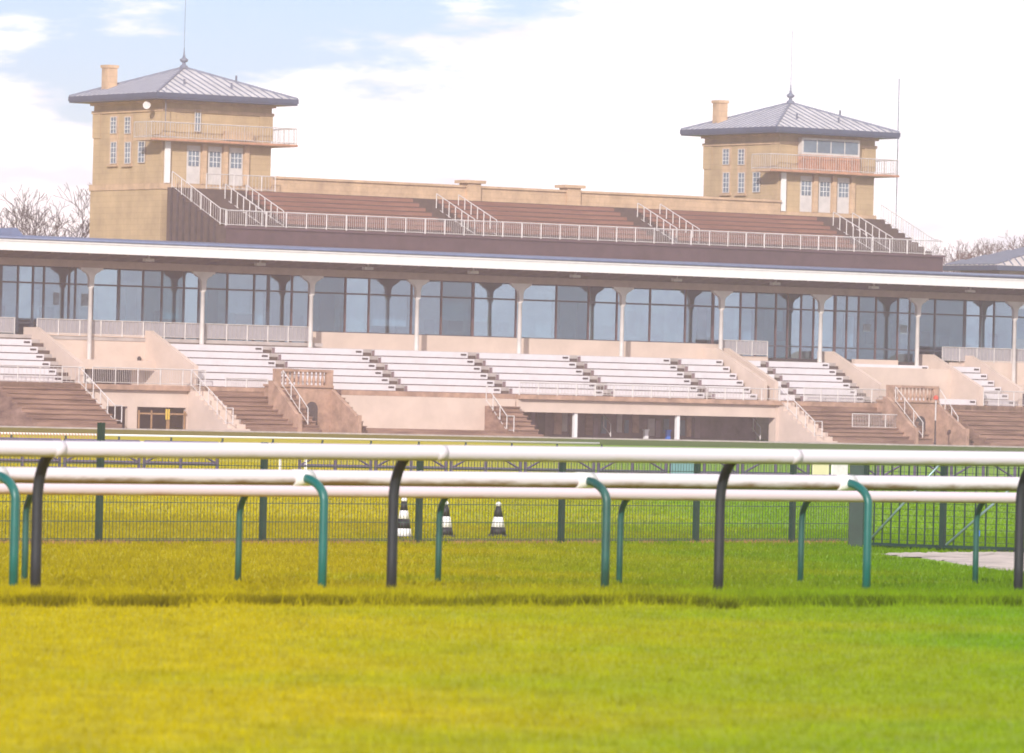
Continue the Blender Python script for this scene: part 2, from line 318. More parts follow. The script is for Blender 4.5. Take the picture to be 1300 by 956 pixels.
# ------------------------------------------------------------------ running rails
def line_y(px, Z0, k): return Z0/(1-k*(px-650)/F)
def run_rail(label, Z0, k, H_l, H_r, rad, posts, prad, rmat, pmats, hook, hb, span=(-420,1760), flat=1.15, joints=()):
    """posts: pixel x of each rail post foot; hook>0: posts stand on the camera side and curve back to the rail"""
    d = Vector((1, k, 0)).normalized(); nrm = Vector((-d.y, d.x, 0))   # nrm points away from the camera
    def P(px): 
        Y = line_y(px, Z0, k); p = at_y(px, 515, Y); return Vector((p.x, p.y, 0))
    a, b = P(span[0]), P(span[1]); L = (b-a).length
    def H(p): t = (p-a).length/L; return H_l+(H_r-H_l)*t
    c = P(650); t = thing('running_rail', label, 'running rail', (c.x,c.y,gz(c.x,c.y)), 'white plastic running rails', stand=False)
    mb = MB(); n = 60; pts = []
    for i in range(n+1):
        p = a+(b-a)*(i/n); pts.append((p.x,p.y,H(p)))
    mb.tube(pts, rad, 20); mb.v = [(v[0],v[1],v[2]) for v in mb.v]
    for j in joints:
        p = P(j); mb.tube([p-d*.05+Vector((0,0,H(p-d*.05))), p+d*.05+Vector((0,0,H(p+d*.05)))], rad*1.008, 20)
    part('rail', mb, rmat, t, True)
    for i, px in enumerate(posts):
        Y = line_y(px, Z0, k); p = at_y(px, 738, Y); foot = Vector((p.x,p.y,0)) ; s = -hook*abs(1)
        # foot sits off the rail line by 'hook'; slide along the rail so the foot projects at px
        line0 = foot; off = nrm*(-hook)
        # choose point on rail line q so that q+off projects to px
        q = line0
        for _ in range(6):
            f_ = q+off; tgt = at_y(px, 738, f_.y); q = q + d*((tgt.x-f_.x)/(d.x-d.y*(px-650)/F))
        f_ = q+off; z0 = gz(f_.x,f_.y); h = H(q); sg = -off.normalized()
        ln = abs(hook); pp = [f_+Vector((0,0,z0-.1)), f_+Vector((0,0,z0+.3)), f_+Vector((0,0,h-hb))]
        for j in range(1,10):
            an = j/9*math.pi/2; pp.append(f_+sg*(ln*(1-math.cos(an)))+Vector((0,0,h-hb+hb*math.sin(an))))
        # lean the straight length slightly towards the rail
        pp = [Vector((v.x,v.y,v.z)) for v in pp]
        part('post', MB().tube(pp, prad, 12), pmats[i % len(pmats)], t, True)
        if hook > 0:
            part('rail_socket', MB().tube([q-d*.10+Vector((0,0,h+.0)), q+d*.10+Vector((0,0,h+.0))], rad*1.05, 20), M_WHITE, t, True)
    return t
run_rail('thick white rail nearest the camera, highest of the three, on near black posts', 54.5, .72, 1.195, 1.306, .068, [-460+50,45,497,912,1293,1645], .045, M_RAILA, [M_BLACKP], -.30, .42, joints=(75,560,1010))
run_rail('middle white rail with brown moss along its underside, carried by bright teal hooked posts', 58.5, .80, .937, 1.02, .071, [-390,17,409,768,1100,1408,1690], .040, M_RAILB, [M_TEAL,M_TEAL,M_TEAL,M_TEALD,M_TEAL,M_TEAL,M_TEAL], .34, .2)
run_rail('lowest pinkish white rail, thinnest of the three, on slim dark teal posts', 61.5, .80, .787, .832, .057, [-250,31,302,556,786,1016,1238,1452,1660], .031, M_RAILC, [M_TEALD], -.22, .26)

# ------------------------------------------------------------------ mesh fence, gate
FZ, FK = 85.0, 1.15
fd = Vector((1,FK,0)).normalized()
def FP(px): Y = line_y(px, FZ, FK); p = at_y(px, 690, Y); return Vector((p.x,p.y,gz(p.x,p.y)))
c = FP(600); fen = thing('mesh_fence', 'see-through dark green wire mesh fence on square posts behind the rails', 'fence', c, stand=False)
fposts = [-70,125,333,531,712,883,1005,1078]
FH = 1.27
for i, px in enumerate(fposts):
    p = FP(px)
    if i < len(fposts)-1:
        mb = MB(); hw = .035; top = p.z+(FH+.04 if px != 125 else 1.52); n2 = Vector((-fd.y,fd.x,0))*hw; f2 = fd*hw
        vs = [p-f2-n2,p+f2-n2,p+f2+n2,p-f2+n2]; mb.add([v+Vector((0,0,-.1)) for v in vs]+[Vector((v.x,v.y,top)) for v in vs], [(0,1,2,3),(4,5,6,7),(0,1,5,4),(1,2,6,5),(2,3,7,6),(3,0,4,7)])
        part('post', mb, M_GREEN, fen)
        q = FP(fposts[i+1]); mb = MB(); L = (q-p).length; n = int(L/.06)
        for k in range(n+1):
            a = p+(q-p)*(k/n); mb.bar(a+Vector((0,0,.03)), a+Vector((0,0,FH)), .009, 3)
        for zz in (.04,.06,.28,.52,.76,1.0,1.26):
            mb.bar(p+Vector((0,0,zz)), q+Vector((0,0,zz)), .013, 3)
        part('mesh_panel', mb, M_WIRE, fen)
gp = at_y(1086, 694, 88.0); gzv = gz(gp.x, gp.y)
mb = MB().box(gp.x-.10,gp.x+.10,gp.y-.10,gp.y+.10,gzv-.2,gzv+1.2); mb.box(gp.x-.11,gp.x+.11,gp.y-.11,gp.y+.11,gzv+1.202,gzv+1.225)
solo('gate_post', mb, M_GREEN, 'stout dark green gate post at the right end of the mesh fence', 'gate post', org=(gp.x,gp.y,gzv), stand=False)
GY0, GY1 = 87.2, 85.5
def gate_leaf(pxa, pxb, ya, yb, label):
    A = at_y(pxa, 700, ya); B = at_y(pxb, 704, yb); za = gz(A.x,A.y)+.04; A.z = za; B.z = za
    t = thing('gate_leaf', label, 'gate', A, 'leaves of the green mesh gate', stand=False); H = 1.2; up = Vector((0,0,1))
    mb = MB(); 
    for z in (0.0, H): mb.bar(A+up*z, B+up*z, .055)
    for P in (A,B): mb.bar(P, P+up*H, .055)
    part('frame', mb, M_GREEN, t)
    mb = MB(); n = 9
    for k in range(1,n): P = A+(B-A)*(k/n); mb.bar(P, P+up*H, .016)
    for k in range(1,14): mb.bar(A+up*(H*k/14), B+up*(H*k/14), .008, 3)
    part('mesh', mb, M_GREEN, t)
    off = Vector((0,-.04,0)); part('brace', MB().bar(A+off+(B-A)*.03+up*.04, A+off+(B-A)*.97+up*(H-.03), .035, 8), M_STEEL, t, True)
    return t
g1 = gate_leaf(1098,1195,87.4,86.6,'left leaf of the green mesh gate, hung beside the stout gate post')
g2 = gate_leaf(1197,1318,86.5,85.8,'right leaf of the green mesh gate, with two blue clips near its brace')
P = at_y(1243,646,86.15); part('clip', MB().box(P.x-.02,P.x+.02,P.y-.03,P.y,P.z-.04,P.z+.04), M_BLUE, g2)
P = at_y(1242,677,86.15); part('clip', MB().box(P.x-.02,P.x+.02,P.y-.03,P.y,P.z-.04,P.z+.04), M_BLUE, g2)
# notice boards hung on the fence
for (pa, pb, mm, nm) in ((1027,1047,M_SIGNY,'small blank yellowish board fixed to the top of the mesh fence'),(1051,1071,M_CONEW,'small blank white board fixed to the top of the mesh fence beside the gate post')):
    A = FP(pa); B = FP(pb); n2 = Vector((fd.y,-fd.x,0)); mb = MB(); z0 = A.z+.98; z1 = A.z+1.32
    A = A+n2*.03; B = B+n2*.03; o2 = n2*.015
    mb.add([(A.x,A.y,z0),(B.x,B.y,z0),(B.x,B.y,z1),(A.x,A.y,z1),(A.x+o2.x,A.y+o2.y,z0),(B.x+o2.x,B.y+o2.y,z0),(B.x+o2.x,B.y+o2.y,z1),(A.x+o2.x,A.y+o2.y,z1)],[(0,1,2,3),(4,5,6,7),(0,1,5,4),(1,2,6,5),(2,3,7,6),(3,0,4,7)])
    solo('notice_board', mb, mm, nm, 'notice board', stand=False, group='boards on the fence')
# sand path under the gate
cr_ = ((1112,702),(1150,700.5),(1190,700),(1260,699),(1340,698),(1340,741),(1292,731),(1230,719),(1180,710),(1140,705))
ring = []
for a,b in zip(cr_, cr_[1:]+cr_[:1]):
    A = ground_pt(a[0],a[1],-.17); B = ground_pt(b[0],b[1],-.17)
    for k in range(10): P = A+(B-A)*(k/10); ring.append(Vector((P.x+random.gauss(0,.02),P.y+random.gauss(0,.35),0)))
cc = sum(ring, Vector())/len(ring); mb = MB(); n = len(ring)
for f,dz_ in ((1.0,-.02),(.93,.012),(.5,.02)):
    for P in ring: Q = cc+(P-cc)*f; mb.v.append((Q.x,Q.y,gz(Q.x,Q.y)+dz_))
mb.v.append((cc.x,cc.y,gz(cc.x,cc.y)+.02))
for r_ in range(2):
    for k in range(n): a = r_*n+k; b = r_*n+(k+1)%n; mb.f.append((a,a+n,b+n,b))
for k in range(n): mb.f.append((2*n+k,3*n,2*n+(k+1)%n))
solo('sand_path', mb, M_SAND, 'pale sandy track passing under the gate at the right', 'path', stand=False, kind='structure')
# path cleared of blades: handled by raising the sand above the turf

# cones
def cone(px, py, hpx, label):
    Y = {512:86.6, 565:88.0, 632:89.2}[px]; p = at_y(px, py, Y); g = gz(p.x,p.y); h = hpx*Y/F
    t = thing('marker_cone', label, 'cone', (p.x,p.y,g), 'black and white marker cones behind the mesh fence', stand=False)
    k = .095; b = .30; 
    def rr(f): return .118*(1-f)+.035*f
    part('base', MB().box(p.x-.135,p.x+.135,p.y-.135,p.y+.135,g,g+.035), M_CONEB, t)
    z0 = .035
    for i,(f0,f1,mm) in enumerate(((0,.22,M_CONEW),(.22,.50,M_CONEB),(.50,.74,M_CONEW),(.74,1,M_CONEB)) if px == 512 else ((0,.26,M_CONEB),(.26,.62,M_CONEW),(.62,1,M_CONEB))):
        part('white_band' if mm is M_CONEW else 'black_band', MB().lathe([(rr(f0),z0+f0*h),(rr(f1),z0+f1*h)], (p.x,p.y,g), 16), mm, t, True)
    part('cone_tip', MB().lathe([(.035,h+z0),(.045,h+z0+.02),(.03,h+z0+.05),(.01,h+z0+.06)], (p.x,p.y,g), 12), M_CONEW, t, True)
cone(512, 684, 44, 'tallest striped cone with two white bands, just right of a dark rail post')
cone(565, 682, 38, 'black cone with one white band, just right of a slim teal post')
cone(632, 681, 36, 'black cone with one white band, rightmost of three, standing clear of any post')

# ------------------------------------------------------------------ far rail, crowd barriers
def far_rail():
    Z0,k = 215,1.2; d = Vector((1,k,0)).normalized()
    def P(px): p = at_y(px, 585, line_y(px,Z0,k)); return Vector((p.x,p.y,gz(p.x,p.y)))
    a = P(-60); b = P(760); t = thing('paddock_rail', 'distant low double white rail with netting at its left end', 'rail', P(300), stand=False)
    H1 = .68
    for h in (H1, H1-.22):
        part('rail', MB().bar(a+Vector((0,0,h)), b+Vector((0,0,h)), .075, 8), M_WHITE, t, True)
    L = (b-a).length; n = int(L/2.4)
    for i in range(n+1):
        p = a+(b-a)*(i/n); q = p+Vector((d.y,-d.x,0))*.12
        part('post', MB().tube([p, p+Vector((0,0,H1-.28)), q+Vector((0,0,H1-.12)), q+Vector((0,0,H1-.04))], .035, 6), M_GREEN, t)
    mb = MB(); n2 = P(128)
    LL = (n2-a).length; m_ = int(LL/.14)
    for i in range(m_+1):
        p = a+(n2-a)*(i/m_)+Vector((d.y,-d.x,0))*.06
        mb.bar(p+Vector((0,0,H1+.05)), p+Vector((0,0,H1-.28))+d*.10, .03, 3)
    part('netting', mb, M_ORANGE, t)
far_rail()
def barriers():
    Z0,k = 168,.55; d = Vector((1,k,0)).normalized(); up = Vector((0,0,1))
    def P(px): p = at_y(px, 600, line_y(px,Z0,k)); return Vector((p.x,p.y,gz(p.x,p.y)))
    a = P(-20); i = 0; marks = {0:'at the far left of the row',}
    pos = a.copy(); names = []
    while True:
        q = pos + d*2.1
        px = 650+F*(pos.x/pos.y)
        if px > 1290: break
        if 235 < px < 330: pos = q + d*.15; continue
        kind = ('left of the cones' if px < 500 else 'between cones and gate' if px < 1050 else 'behind the mesh gate')
        nth = len([n for n in names if n == kind])+1; names.append(kind)
        ordn = ['first','second','third','fourth','fifth','sixth','seventh','eighth','ninth','tenth'][nth-1]
        t = thing('crowd_barrier', f'{ordn} purple grey crowd barrier from the left, {kind}', 'barrier', pos, 'crowd barriers standing across the lawn', stand=False)
        H = .74; mb = MB()
        for z in (.2,H): mb.bar(pos+up*z, q+up*z, .06)
        for s in (pos,q,(pos+q)/2): mb.bar(s+up*.05, s+up*H, .06)
        part('frame', mb, M_PURP, t)
        mb = MB(); mid = (pos+q)/2
        mb.bar(pos+up*.2, mid+up*H, .04); mb.bar(mid+up*H, q+up*.2, .04)
        for k_ in range(1,12): s = pos+(q-pos)*(k_/12); mb.bar(s+up*.2, s+up*H, .02, 3)
        part('infill_bars', mb, M_PURP, t)
        n2 = Vector((-d.y,d.x,0)); part('foot', MB().bar(pos+d*.2-n2*.3+up*.03, pos+d*.2+n2*.3+up*.03, .05), M_PURP, t); part('foot', MB().bar(q-d*.2-n2*.3+up*.03, q-d*.2+n2*.3+up*.03, .05), M_PURP, t)
        pos = q + d*.15
barriers()
A = at_y(852,600,160); B = at_y(881,600,160); z = gz(A.x,A.y)
solo('utility_cabinet', MB().box(A.x,B.x,A.y,A.y+.5,z,z+.8).box(A.x-.03,B.x+.03,A.y-.03,A.y+.53,z+.802,z+.84), M_TPAN, 'low grey teal cabinet glimpsed between the upper two rails', 'cabinet', stand=False)
A = at_y(350,600,165); B = at_y(393,600,165); z = gz(A.x,A.y); mb = MB().box(A.x,B.x,A.y-.05,A.y+.35,z+.62,z+.68)
for s in (.12,.88): xx = A.x+(B.x-A.x)*s; mb.box(xx-.03,xx+.03,A.y,A.y+.3,z,z+.62)
solo('lawn_bench', mb, M_WHITE, 'small white backless bench on the lawn, seen just below the top rail', 'bench', stand=False)

# ------------------------------------------------------------------ GRANDSTAND
WF, WC, WG, WR, WGA, WT = -3.0, 0.0, 1.75, 7.5, 6.5, 14.5     # fascia, columns, glass, room back, gallery front, tower front
UL, UR = UU(-70,400,WC), UU(1375,400,WC)
zf0 = ZZ(650,342,WF); zf1 = ZZ(650,328.5,WF)
zb0 = ZZ(540,355.5,WC); zb1 = ZZ(540,349.5,WC)
zsill = ZZ(500,424,WG); ztr = ZZ(500,375,WG); zgt = ZZ(500,353,WG)
zrow0 = ZZ(400,441,-.6)                                     # top of uppermost seat tier
W0, DW, DZ, NR = -0.8, .78, .445, 6
ZPF = zrow0 - NR*DZ                                         # platform in front of seats
WP = W0-NR*DW                                               # its rear edge
WL0, WL1 = -6.6, -11.6                                      # lower terrace top / foot
gs = thing('grandstand', 'long cream and stone grandstand with glazed boxes, white canopy and dark red upper gallery', 'grandstand', (0,WL0,ZS))
# canopy
part('canopy_roof', MB().prism_wz([(WF,zf1-.05),(WF+.02,zf1+.18),(WGA+.2,zf1+.55),(WGA+.2,zf0+.1),(WF+.4,zf0+.05)], UL, UR), M_BLUEG, gs)
part('fascia', MB().box(UL-.1,UR+.1,WF-.12,WF+.1,zf0,zf1).box(UL-.1,UR+.1,WF-.17,WF-.12,zf1-.12,zf1+.02), M_WHITE, gs)
mb = MB().box(UL,UR,WF+.15,WG+.3,zf0+.02,zf0+.06)
du = UR-UL
for i in range(int(du/1.35)):
    u = UL+.4+i*1.35; mb.prism_wz([(WF+.2,zf0+.02),(WF+.2,zf0-.10),(WC,zf0-.42),(WG,zf0-.42),(WG,zf0+.02)], u, u+.12)
part('soffit', mb, M_SOFF, gs)
part('gutter', MB().bar((UL,WF-.2,zf1+.08),(UR,WF-.2,zf1+.08),.16,8), M_BLUEG, gs, True)
part('beam', MB().box(UL,UR,WC-.14,WC+.14,zb0,zb1+.05).box(UL,UR,WC-.2,WC+.2,zb1+.05,zb1+.14), M_BEAM, gs)
colx = [(114,480),(257,436),(394,440),(528,443),(657,447),(787,450),(912,455),(1039,468),(1163,470),(1288,500)]
ucols = []
for px,py in colx: ucols.append(UU(px,(py+350)/2,WC))
ub = (ucols[-1]-ucols[0])/9
ucols = [ucols[0]+i*ub*.35+ (ucols[i]-ucols[0])*.65 if 0<i<9 else ucols[i] for i in range(10)]
def bracket(u, w, zt, hh, hw, th):
    h_ = [(.13,-hh),(.17,-hh+.06),(.17,-hh*.6),(.20,-hh*.45),(.32,-hh*.30),(hw*.72,-.24),(hw*.8,-.15),(hw,-.13),(hw,0)]; pr = [(-a,b) for a,b in h_]+[(a,b) for a,b in reversed(h_)]
    return MB().prism_uz([(u+a,zt+b) for a,b in pr], w-th, w+th)
for i,u in enumerate(ucols):
    zb = ZPF if i in (0,9) else zrow0-.5
    c_ = part('column', MB().lathe([(.24,0),(.24,.18),(.16,.26),(.145,1.2),(.125,zb0-zb-1.3),(.18,zb0-zb-1.25),(.12,zb0-zb-1.18),(.12,zb0-zb)], (u,WC,zb), 14), M_WHITED, gs, True)
    part('bracket', bracket(u,WC,zb0-.003,1.2,.80,.13), M_WHITED, c_)
# lamps under the canopy
for i in range(9):
    u = ucols[i]+ub*.38 if i < 9 else 0
    mb = MB().box(u-.32,u+.32,-1.9,-1.55,zf0-.34,zf0-.16); mb.box(u-.06,u+.06,-1.8,-1.7,zf0-.16,zf0+.03)
    part('canopy_lamp', mb, M_WHITED, gs)
# floors, back wall, glass
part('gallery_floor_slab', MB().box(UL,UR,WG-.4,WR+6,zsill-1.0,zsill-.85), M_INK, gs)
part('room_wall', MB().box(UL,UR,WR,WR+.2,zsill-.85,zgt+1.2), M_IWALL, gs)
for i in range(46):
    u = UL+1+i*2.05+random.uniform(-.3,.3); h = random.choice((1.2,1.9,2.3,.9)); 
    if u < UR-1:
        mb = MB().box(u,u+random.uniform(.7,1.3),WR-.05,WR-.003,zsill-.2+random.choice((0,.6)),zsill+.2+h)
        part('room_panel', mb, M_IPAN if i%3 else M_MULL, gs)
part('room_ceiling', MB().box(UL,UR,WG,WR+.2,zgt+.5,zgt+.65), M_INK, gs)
part('sill_wall', MB().box(UU(394,430,WG-.3),UU(914,430,WG-.3),WG-.45,WG-.1,zrow0-.6,zsill-.02), M_CREAM, gs)
# glazing: list of mullions by pixel position
mulls = [0,22,41,55,87,95,117,150,181,205,233,252,288,322,340,370,392,438,468,522,560,600,655,706,747,783,825,870,905,940,960,985,1000,1017,1033,1060,1075,1090,1112,1140,1155,1187,1225,1245,1262,1287,1320]
mulls = [-60,-30]+mulls+[1350]
part('window_frame_rails', MB().box(UL,UR,WG-.06,WG+.06,zgt-.02,zgt+.5).box(UL,UR,WG-.05,WG+.05,ztr-.05,ztr+.05).box(UL,UR,WG-.06,WG+.06,zsill-.06,zsill+.04), M_FRAME, gs)
um = [UU(x,390,WG) for x in mulls]
for i,u in enumerate(um):
    w_ = .09 if i % 7 == 2 else .045
    part('mullion', MB().box(u-w_,u+w_,WG-.08,WG+.08,zsill-.85 if mulls[i] < 394 or mulls[i] > 912 else zsill,zgt), M_FRAME if (mulls[i] < 360 or mulls[i] > 1150) else M_MULL, gs)
    if i < len(um)-1:
        a,b = u+w_+.005, um[i+1]-.10
        if b-a > .1:
            part('window_pane', MB().box(a,b,WG-.01,WG+.01,ztr+.055,zgt-.025).box(a,b,WG-.01,WG+.01,(zsill-.8 if mulls[i] < 394 or mulls[i] > 912 else zsill+.045),ztr-.055), random.choice(M_GLASSES), gs)

for i,u in enumerate(um[:-1]):
    a,b = u+.12, um[i+1]-.12
    if b-a < .5: continue
    q = random.random()
    if q < .38: part('window_blind', MB().box(a,b,WG+.35,WG+.37,zsill+random.choice((.0,.5,1.0)),ztr+random.choice((-.1,-.4,.6))), M_BLIND, gs)
    elif q < .58: c_ = (a+b)/2; zz = zsill+random.uniform(.9,1.3); part('poster', MB().box(c_-random.uniform(.15,.4),c_+random.uniform(.15,.4),WG-.035,WG-.02,zz,zz+random.uniform(.5,.8)), M_POST, gs)
# seating tiers : block helper
def tiers(u0,u1,name='seating_tier'):
    mb = MB(); poly = [(WG-.45,zrow0-.02)]
    w = W0; z = zrow0-.02; poly = [(WG-.46,z),(w,z)]
    for i in range(NR): z -= DZ; poly.append((w,z)); w -= DW; poly.append((w,z))
    poly += [(w,z-.25),(WG-.46,z-.25)]
    part(name, mb.prism_wz(poly,u0,u1), M_TREAD, gs)
nb = {'n':0}
def bench(u0,u1,i,label,grp='rows of white benches on the middle terrace'):
    # i = tier, 0 = top
    z = zrow0-DZ*(i+1)-.02; w = W0-DW*i-.30
    t = thing('bench', label, 'bench', ((u0+u1)/2,w,z), grp)
    part('seat', MB().box(u0,u1,w-.38,w,z+.36,z+.41), M_BENCH, t)
    part('front_board', MB().box(u0,u1,w-.41,w-.385,z+.05,z+.42), M_BENCH, t)
    if u1-u0 > 2: part('row_marker', MB().box(u1-.55,u1-.12,w-.425,w-.411,z+.2,z+.32), M_INK, t)
    part('plinth', MB().box(u0+.05,u1-.05,w-.30,w+.028,z,z+.358), M_PLIN, t)
ORD = ['topmost','second','third','fourth','fifth','lowest']
def wallp(poly, u0, u1, m_=M_CREAM, name='cheek_wall'): part(name, MB().prism_wz(poly,u0,u1), m_, gs)
def cheek(u, th=.3, ztop=None, wr=WG-.46):
    zt = zrow0+.75 if ztop is None else ztop
    wallp([(wr,zt),(W0+.6,zt),(WP-.2,ZPF+1.25),(WP-.2,ZPF-.2),(wr,ZPF-.2)], u, u+th)
def stepsN(u0,u1,w0,w1,z0,z1,n,name,m_,base=None):
    b = ZS-.1 if base is None else base; poly = [(w0+.3,z0),(w0,z0)]; 
    for i in range(n):
        z = z0+(z1-z0)*(i+1)/n; w = w0+(w1-w0)*i/n; w2 = w0+(w1-w0)*(i+1)/n; poly += [(w,z),(w2-.09,z),(w2-.09,z-.08),(w2,z-.08)] if (m_ is M_STONE and i < n-1) else [(w,z),(w2,z)]
    poly += [(w1,b),(w0+.3,b)]
    part(name, MB().prism_wz(poly,u0,u1), m_, gs)
# main seat block
uA0 = UU(200,436,W0); uA1 = UU(913,456,W0)
tiers(uA0-.2,uA1+.2)
aisle_px = [(331,447),(458,450),(591,453),(720,457),(848,460)]
ais = [UU(x,y,W0-.3) for x,y in aisle_px]
edges = [uA0+.35]+ais+[uA1-.1]
lbls = ['left of the first stepped aisle','between the first and second aisles','between the second and third aisles','between the third and fourth aisles','between the fourth and fifth aisles','right of the fifth aisle']
for k in range(6):
    for i in range(NR):
        bench(edges[k]+(.8 if k else 0), edges[k+1]-.1, i, f'{ORD[i]} white bench row {lbls[k]} of the central block')
for k,a in enumerate(ais):
    mb = MB(); w = W0
    for i in range(NR):
        mb.box(a+.02,a+.72,W0-DW*i-.40,W0-DW*i,zrow0-DZ*(i+1)-.015,zrow0-DZ*(i+1)+.2)
    part('aisle_steps', mb, M_DARKW, gs)
cheek(uA0-.25); cheek(uA1+.1)
# left-most block
uL1 = UU(33,432,W0); tiers(UL,uL1+1.0)
for i in range(NR): bench(UL+.3,uL1,i,f'{ORD[i]} white bench row in the block at the far left edge')
mb = MB()
for i in range(NR): mb.box(uL1+.15,uL1+.95,W0-DW*i-.5,W0-DW*i,zrow0-DZ*(i+1)-.015,zrow0-DZ*(i+1)+.2)
part('aisle_steps', mb, M_DARKW, gs)
cheek(uL1+1.0)
# left recess between cheek walls
ur0, ur1 = uL1+1.3, uA0-.25
def recess(u0,u1,zl=None):
    zt = zrow0+.35
    part('recess_wall', MB().box(u0,u1,WG-.44,WG-.15,ZPF,zsill-.86+.0), M_CREAM, gs)
    part('box_front_wall', MB().box(u0,u1,.3,.55,zrow0-1.55,zrow0+.45), M_CREAM, gs)
    part('lintel', MB().box(u0,u1,-1.0,.28,zrow0-1.75,zrow0-1.15), M_CREAM, gs)
    part('recess_shade_sheet', MB().box(u0+.3,u1-.9,.62,.66,ZPF+.01,zrow0-1.7), M_INK, gs)  # dark sheet stands for the shade inside the opening
    part('recess_side_wall', MB().box(u1-.9,u1,.3,.58,ZPF,zrow0-1.56), M_CREAM, gs)
    mb = MB()
    n = 5
    for k in range(n+1): u = u0+.3+(u1-1.2-u0)*k/n; mb.box(u-.04,u+.04,.5,.6,ZPF+.01,zrow0-1.76)
    part('recess_window_frame', mb, M_MULL, gs)
    # wall lantern
    part('wall_lantern', MB().lathe([(.04,0),(.13,.1),(.15,.4),(.05,.5)], (u1-.5,.12,ZPF+1.3), 6), M_INK, gs)
recess(ur0,ur1)
# platform in front of seats
def platform(u0,u1): part('platform', MB().box(u0,u1,WL0,WP+.02,ZPF-.35,ZPF), M_STONE2, gs)
uS0 = UU(242,487,WL0); uS1 = UU(985,512,WL0)
uB1 = UU(103,486,WL0)
part('platform', MB().box(UL,UU(1375,500,WL0),WL0,WP+.6,ZPF-.32,ZPF-.003), M_STONE2, gs)
part('recess_floor', MB().box(ur0,ur1,WP+.6,WG-.45,ZPF-.3,ZPF-.01), M_TREAD, gs)
# lower front wall (beige)
uM0 = UU(452,500,WL0); uM1 = UU(655,515,WL0)
def hole_wall(u0,u1,holes,z0,z1,w,th,m_,name):
    mb = MB(); us = u0
    for (a,b,zt) in holes:
        mb.box(us,a,w,w+th,z0,z1); mb.box(a,b,w,w+th,zt,z1); us = b
    mb.box(us,u1,w,w+th,z0,z1); part(name, mb, m_, gs)
zlt = ZPF-.32
d0,d1 = UU(174,530,WL0+.3),UU(236,530,WL0+.3); dz = ZZ(200,517,WL0+.3); e0,e1 = UU(135,525,WL0+.3),UU(162,525,WL0+.3)
hole_wall(uB1,uS0,[(e0,e1,dz),(d0,d1,dz)],ZS-.1,zlt-.003,WL0+.3,.3,M_CREAM,'front_wall')
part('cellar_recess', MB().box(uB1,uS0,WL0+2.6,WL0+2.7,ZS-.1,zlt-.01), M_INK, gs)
mb = MB()
for x in (176,192,212,214,234): u = UU(x,530,WL0+.25); mb.box(u-.05,u+.05,WL0+.2,WL0+.26,ZS,dz-.2)
mb.box(d0,d1,WL0+.2,WL0+.26,ZS+.9,ZS+1.0); part('doorway_poles', mb, mat('ochre_pole_paint',(0.30,0.17,0.08),.6,.2,3), gs)
for x in (212,215): u = UU(x,521,WL0+.1); part('yellow_pole', MB().box(u-.05,u+.05,WL0+.12,WL0+.19,dz-.75,dz-.1), M_YEL, gs)
# left stone steps
stepsN(UL,uB1,WL0,WL1,ZPF-.02,ZS+.3,8,'stone_steps',M_STONE)
# block right of the doorway, its left side rendered cream
stepsN(uS0,uS0+1.3,WL0,WL1,ZPF-.02,ZS+.15,9,'outer_stair',M_CREAM)
uK0 = UU(349,490,WL0-1.2)
stepsN(uS0+1.3,uK0+.15,WL0,WL1+.3,ZPF-.25,ZS+.3,8,'stone_steps',M_STONE)
# carved stone staircases
def carved(u0,u1,idx):
    zt = ZPF+.1; wf = WL0-1.2
    part('stair_block', MB().box(u0,u1,wf,WL0+.01,ZS-.1,zt), M_STONE2, gs)
    part('plinth_course', MB().box(u0-.1,u1+.1,wf-.12,WL0+.02,zt,zt+.14), M_STONE2, gs)
    b = part('balustrade', MB().box(u0-.05,u1+.05,wf-.1,wf+.22,zt+.95,zt+1.12).box(u0-.05,u0+.4,wf-.08,wf+.2,zt+.14,zt+.95).box(u1-.4,u1+.05,wf-.08,wf+.2,zt+.14,zt+.95), M_STONE2, gs)
    n = 10
    for k in range(n):
        u = u0+.65+(u1-u0-1.3)*k/(n-1); part('baluster', MB().lathe([(.09,0),(.07,.08),(.12,.28),(.06,.6),(.1,.81)], (u,wf+.06,zt+.14), 8), M_STONE2, b)
    # arched niche drawn as a flat plate, its shade given by dark colour
    uc = u0+(u1-u0)*.66; pr = [(uc-.42,ZS),(uc+.42,ZS)]+[(uc+.42*math.cos(a),ZS+1.5+.42*math.sin(a)) for a in np.linspace(0,math.pi,9)]
    part('niche_shade_plate', MB().prism_uz(pr, wf-.02, wf-.004), M_INK, gs)
    # flights left and right coming forward
    stepsN(u0-.2,u0+1.25,wf-.123,WL1+.2,ZPF-.1,ZS+.2,9,'stone_flight',M_STONE)
    stepsN(u1+.103,u1+1.5,WL0-.003,WL1+1.6,ZPF-.2,ZS+.2,8,'stone_flight',M_STONE)
    for uu,we,ws in ((u0-.32,WL1+.5,wf),(u1+.12,WL1+.9,WL0)):
        wallp([(ws,ZPF+.45),(ws-.5,ZPF+.4),(we,ZS+1.1),(we-.3,ZS+1.15),(we-.3,ZS-.1),(ws,ZS-.1)],uu-.16,uu+.11,M_STONE2,'flank_wall')
    return uc
uc1 = (uK0, UU(421,490,WL0-1.2)); carved(uK0,uc1[1],0)
# cream blank wall, stone footing
part('blank_wall', MB().box(uc1[1]+1.5,uM1-.06,WL0-.02,WL0+.03,ZS-.1,ZPF-.33), M_CREAM, gs)
part('stone_footing', MB().box(uc1[1]+1.4,uM1,WL0-2.2,WL0+.05,ZS-.1,ZS+.35).box(uc1[1]+1.4,uM1,WL0-3.2,WL0-2.2,ZS-.1,ZS+.18), M_STONE, gs)
stepsN(uM1-2.4,uM1,WL0-.01,WL1+2.0,ZPF-.5,ZS+.2,7,'outer_stair',M_STONE)
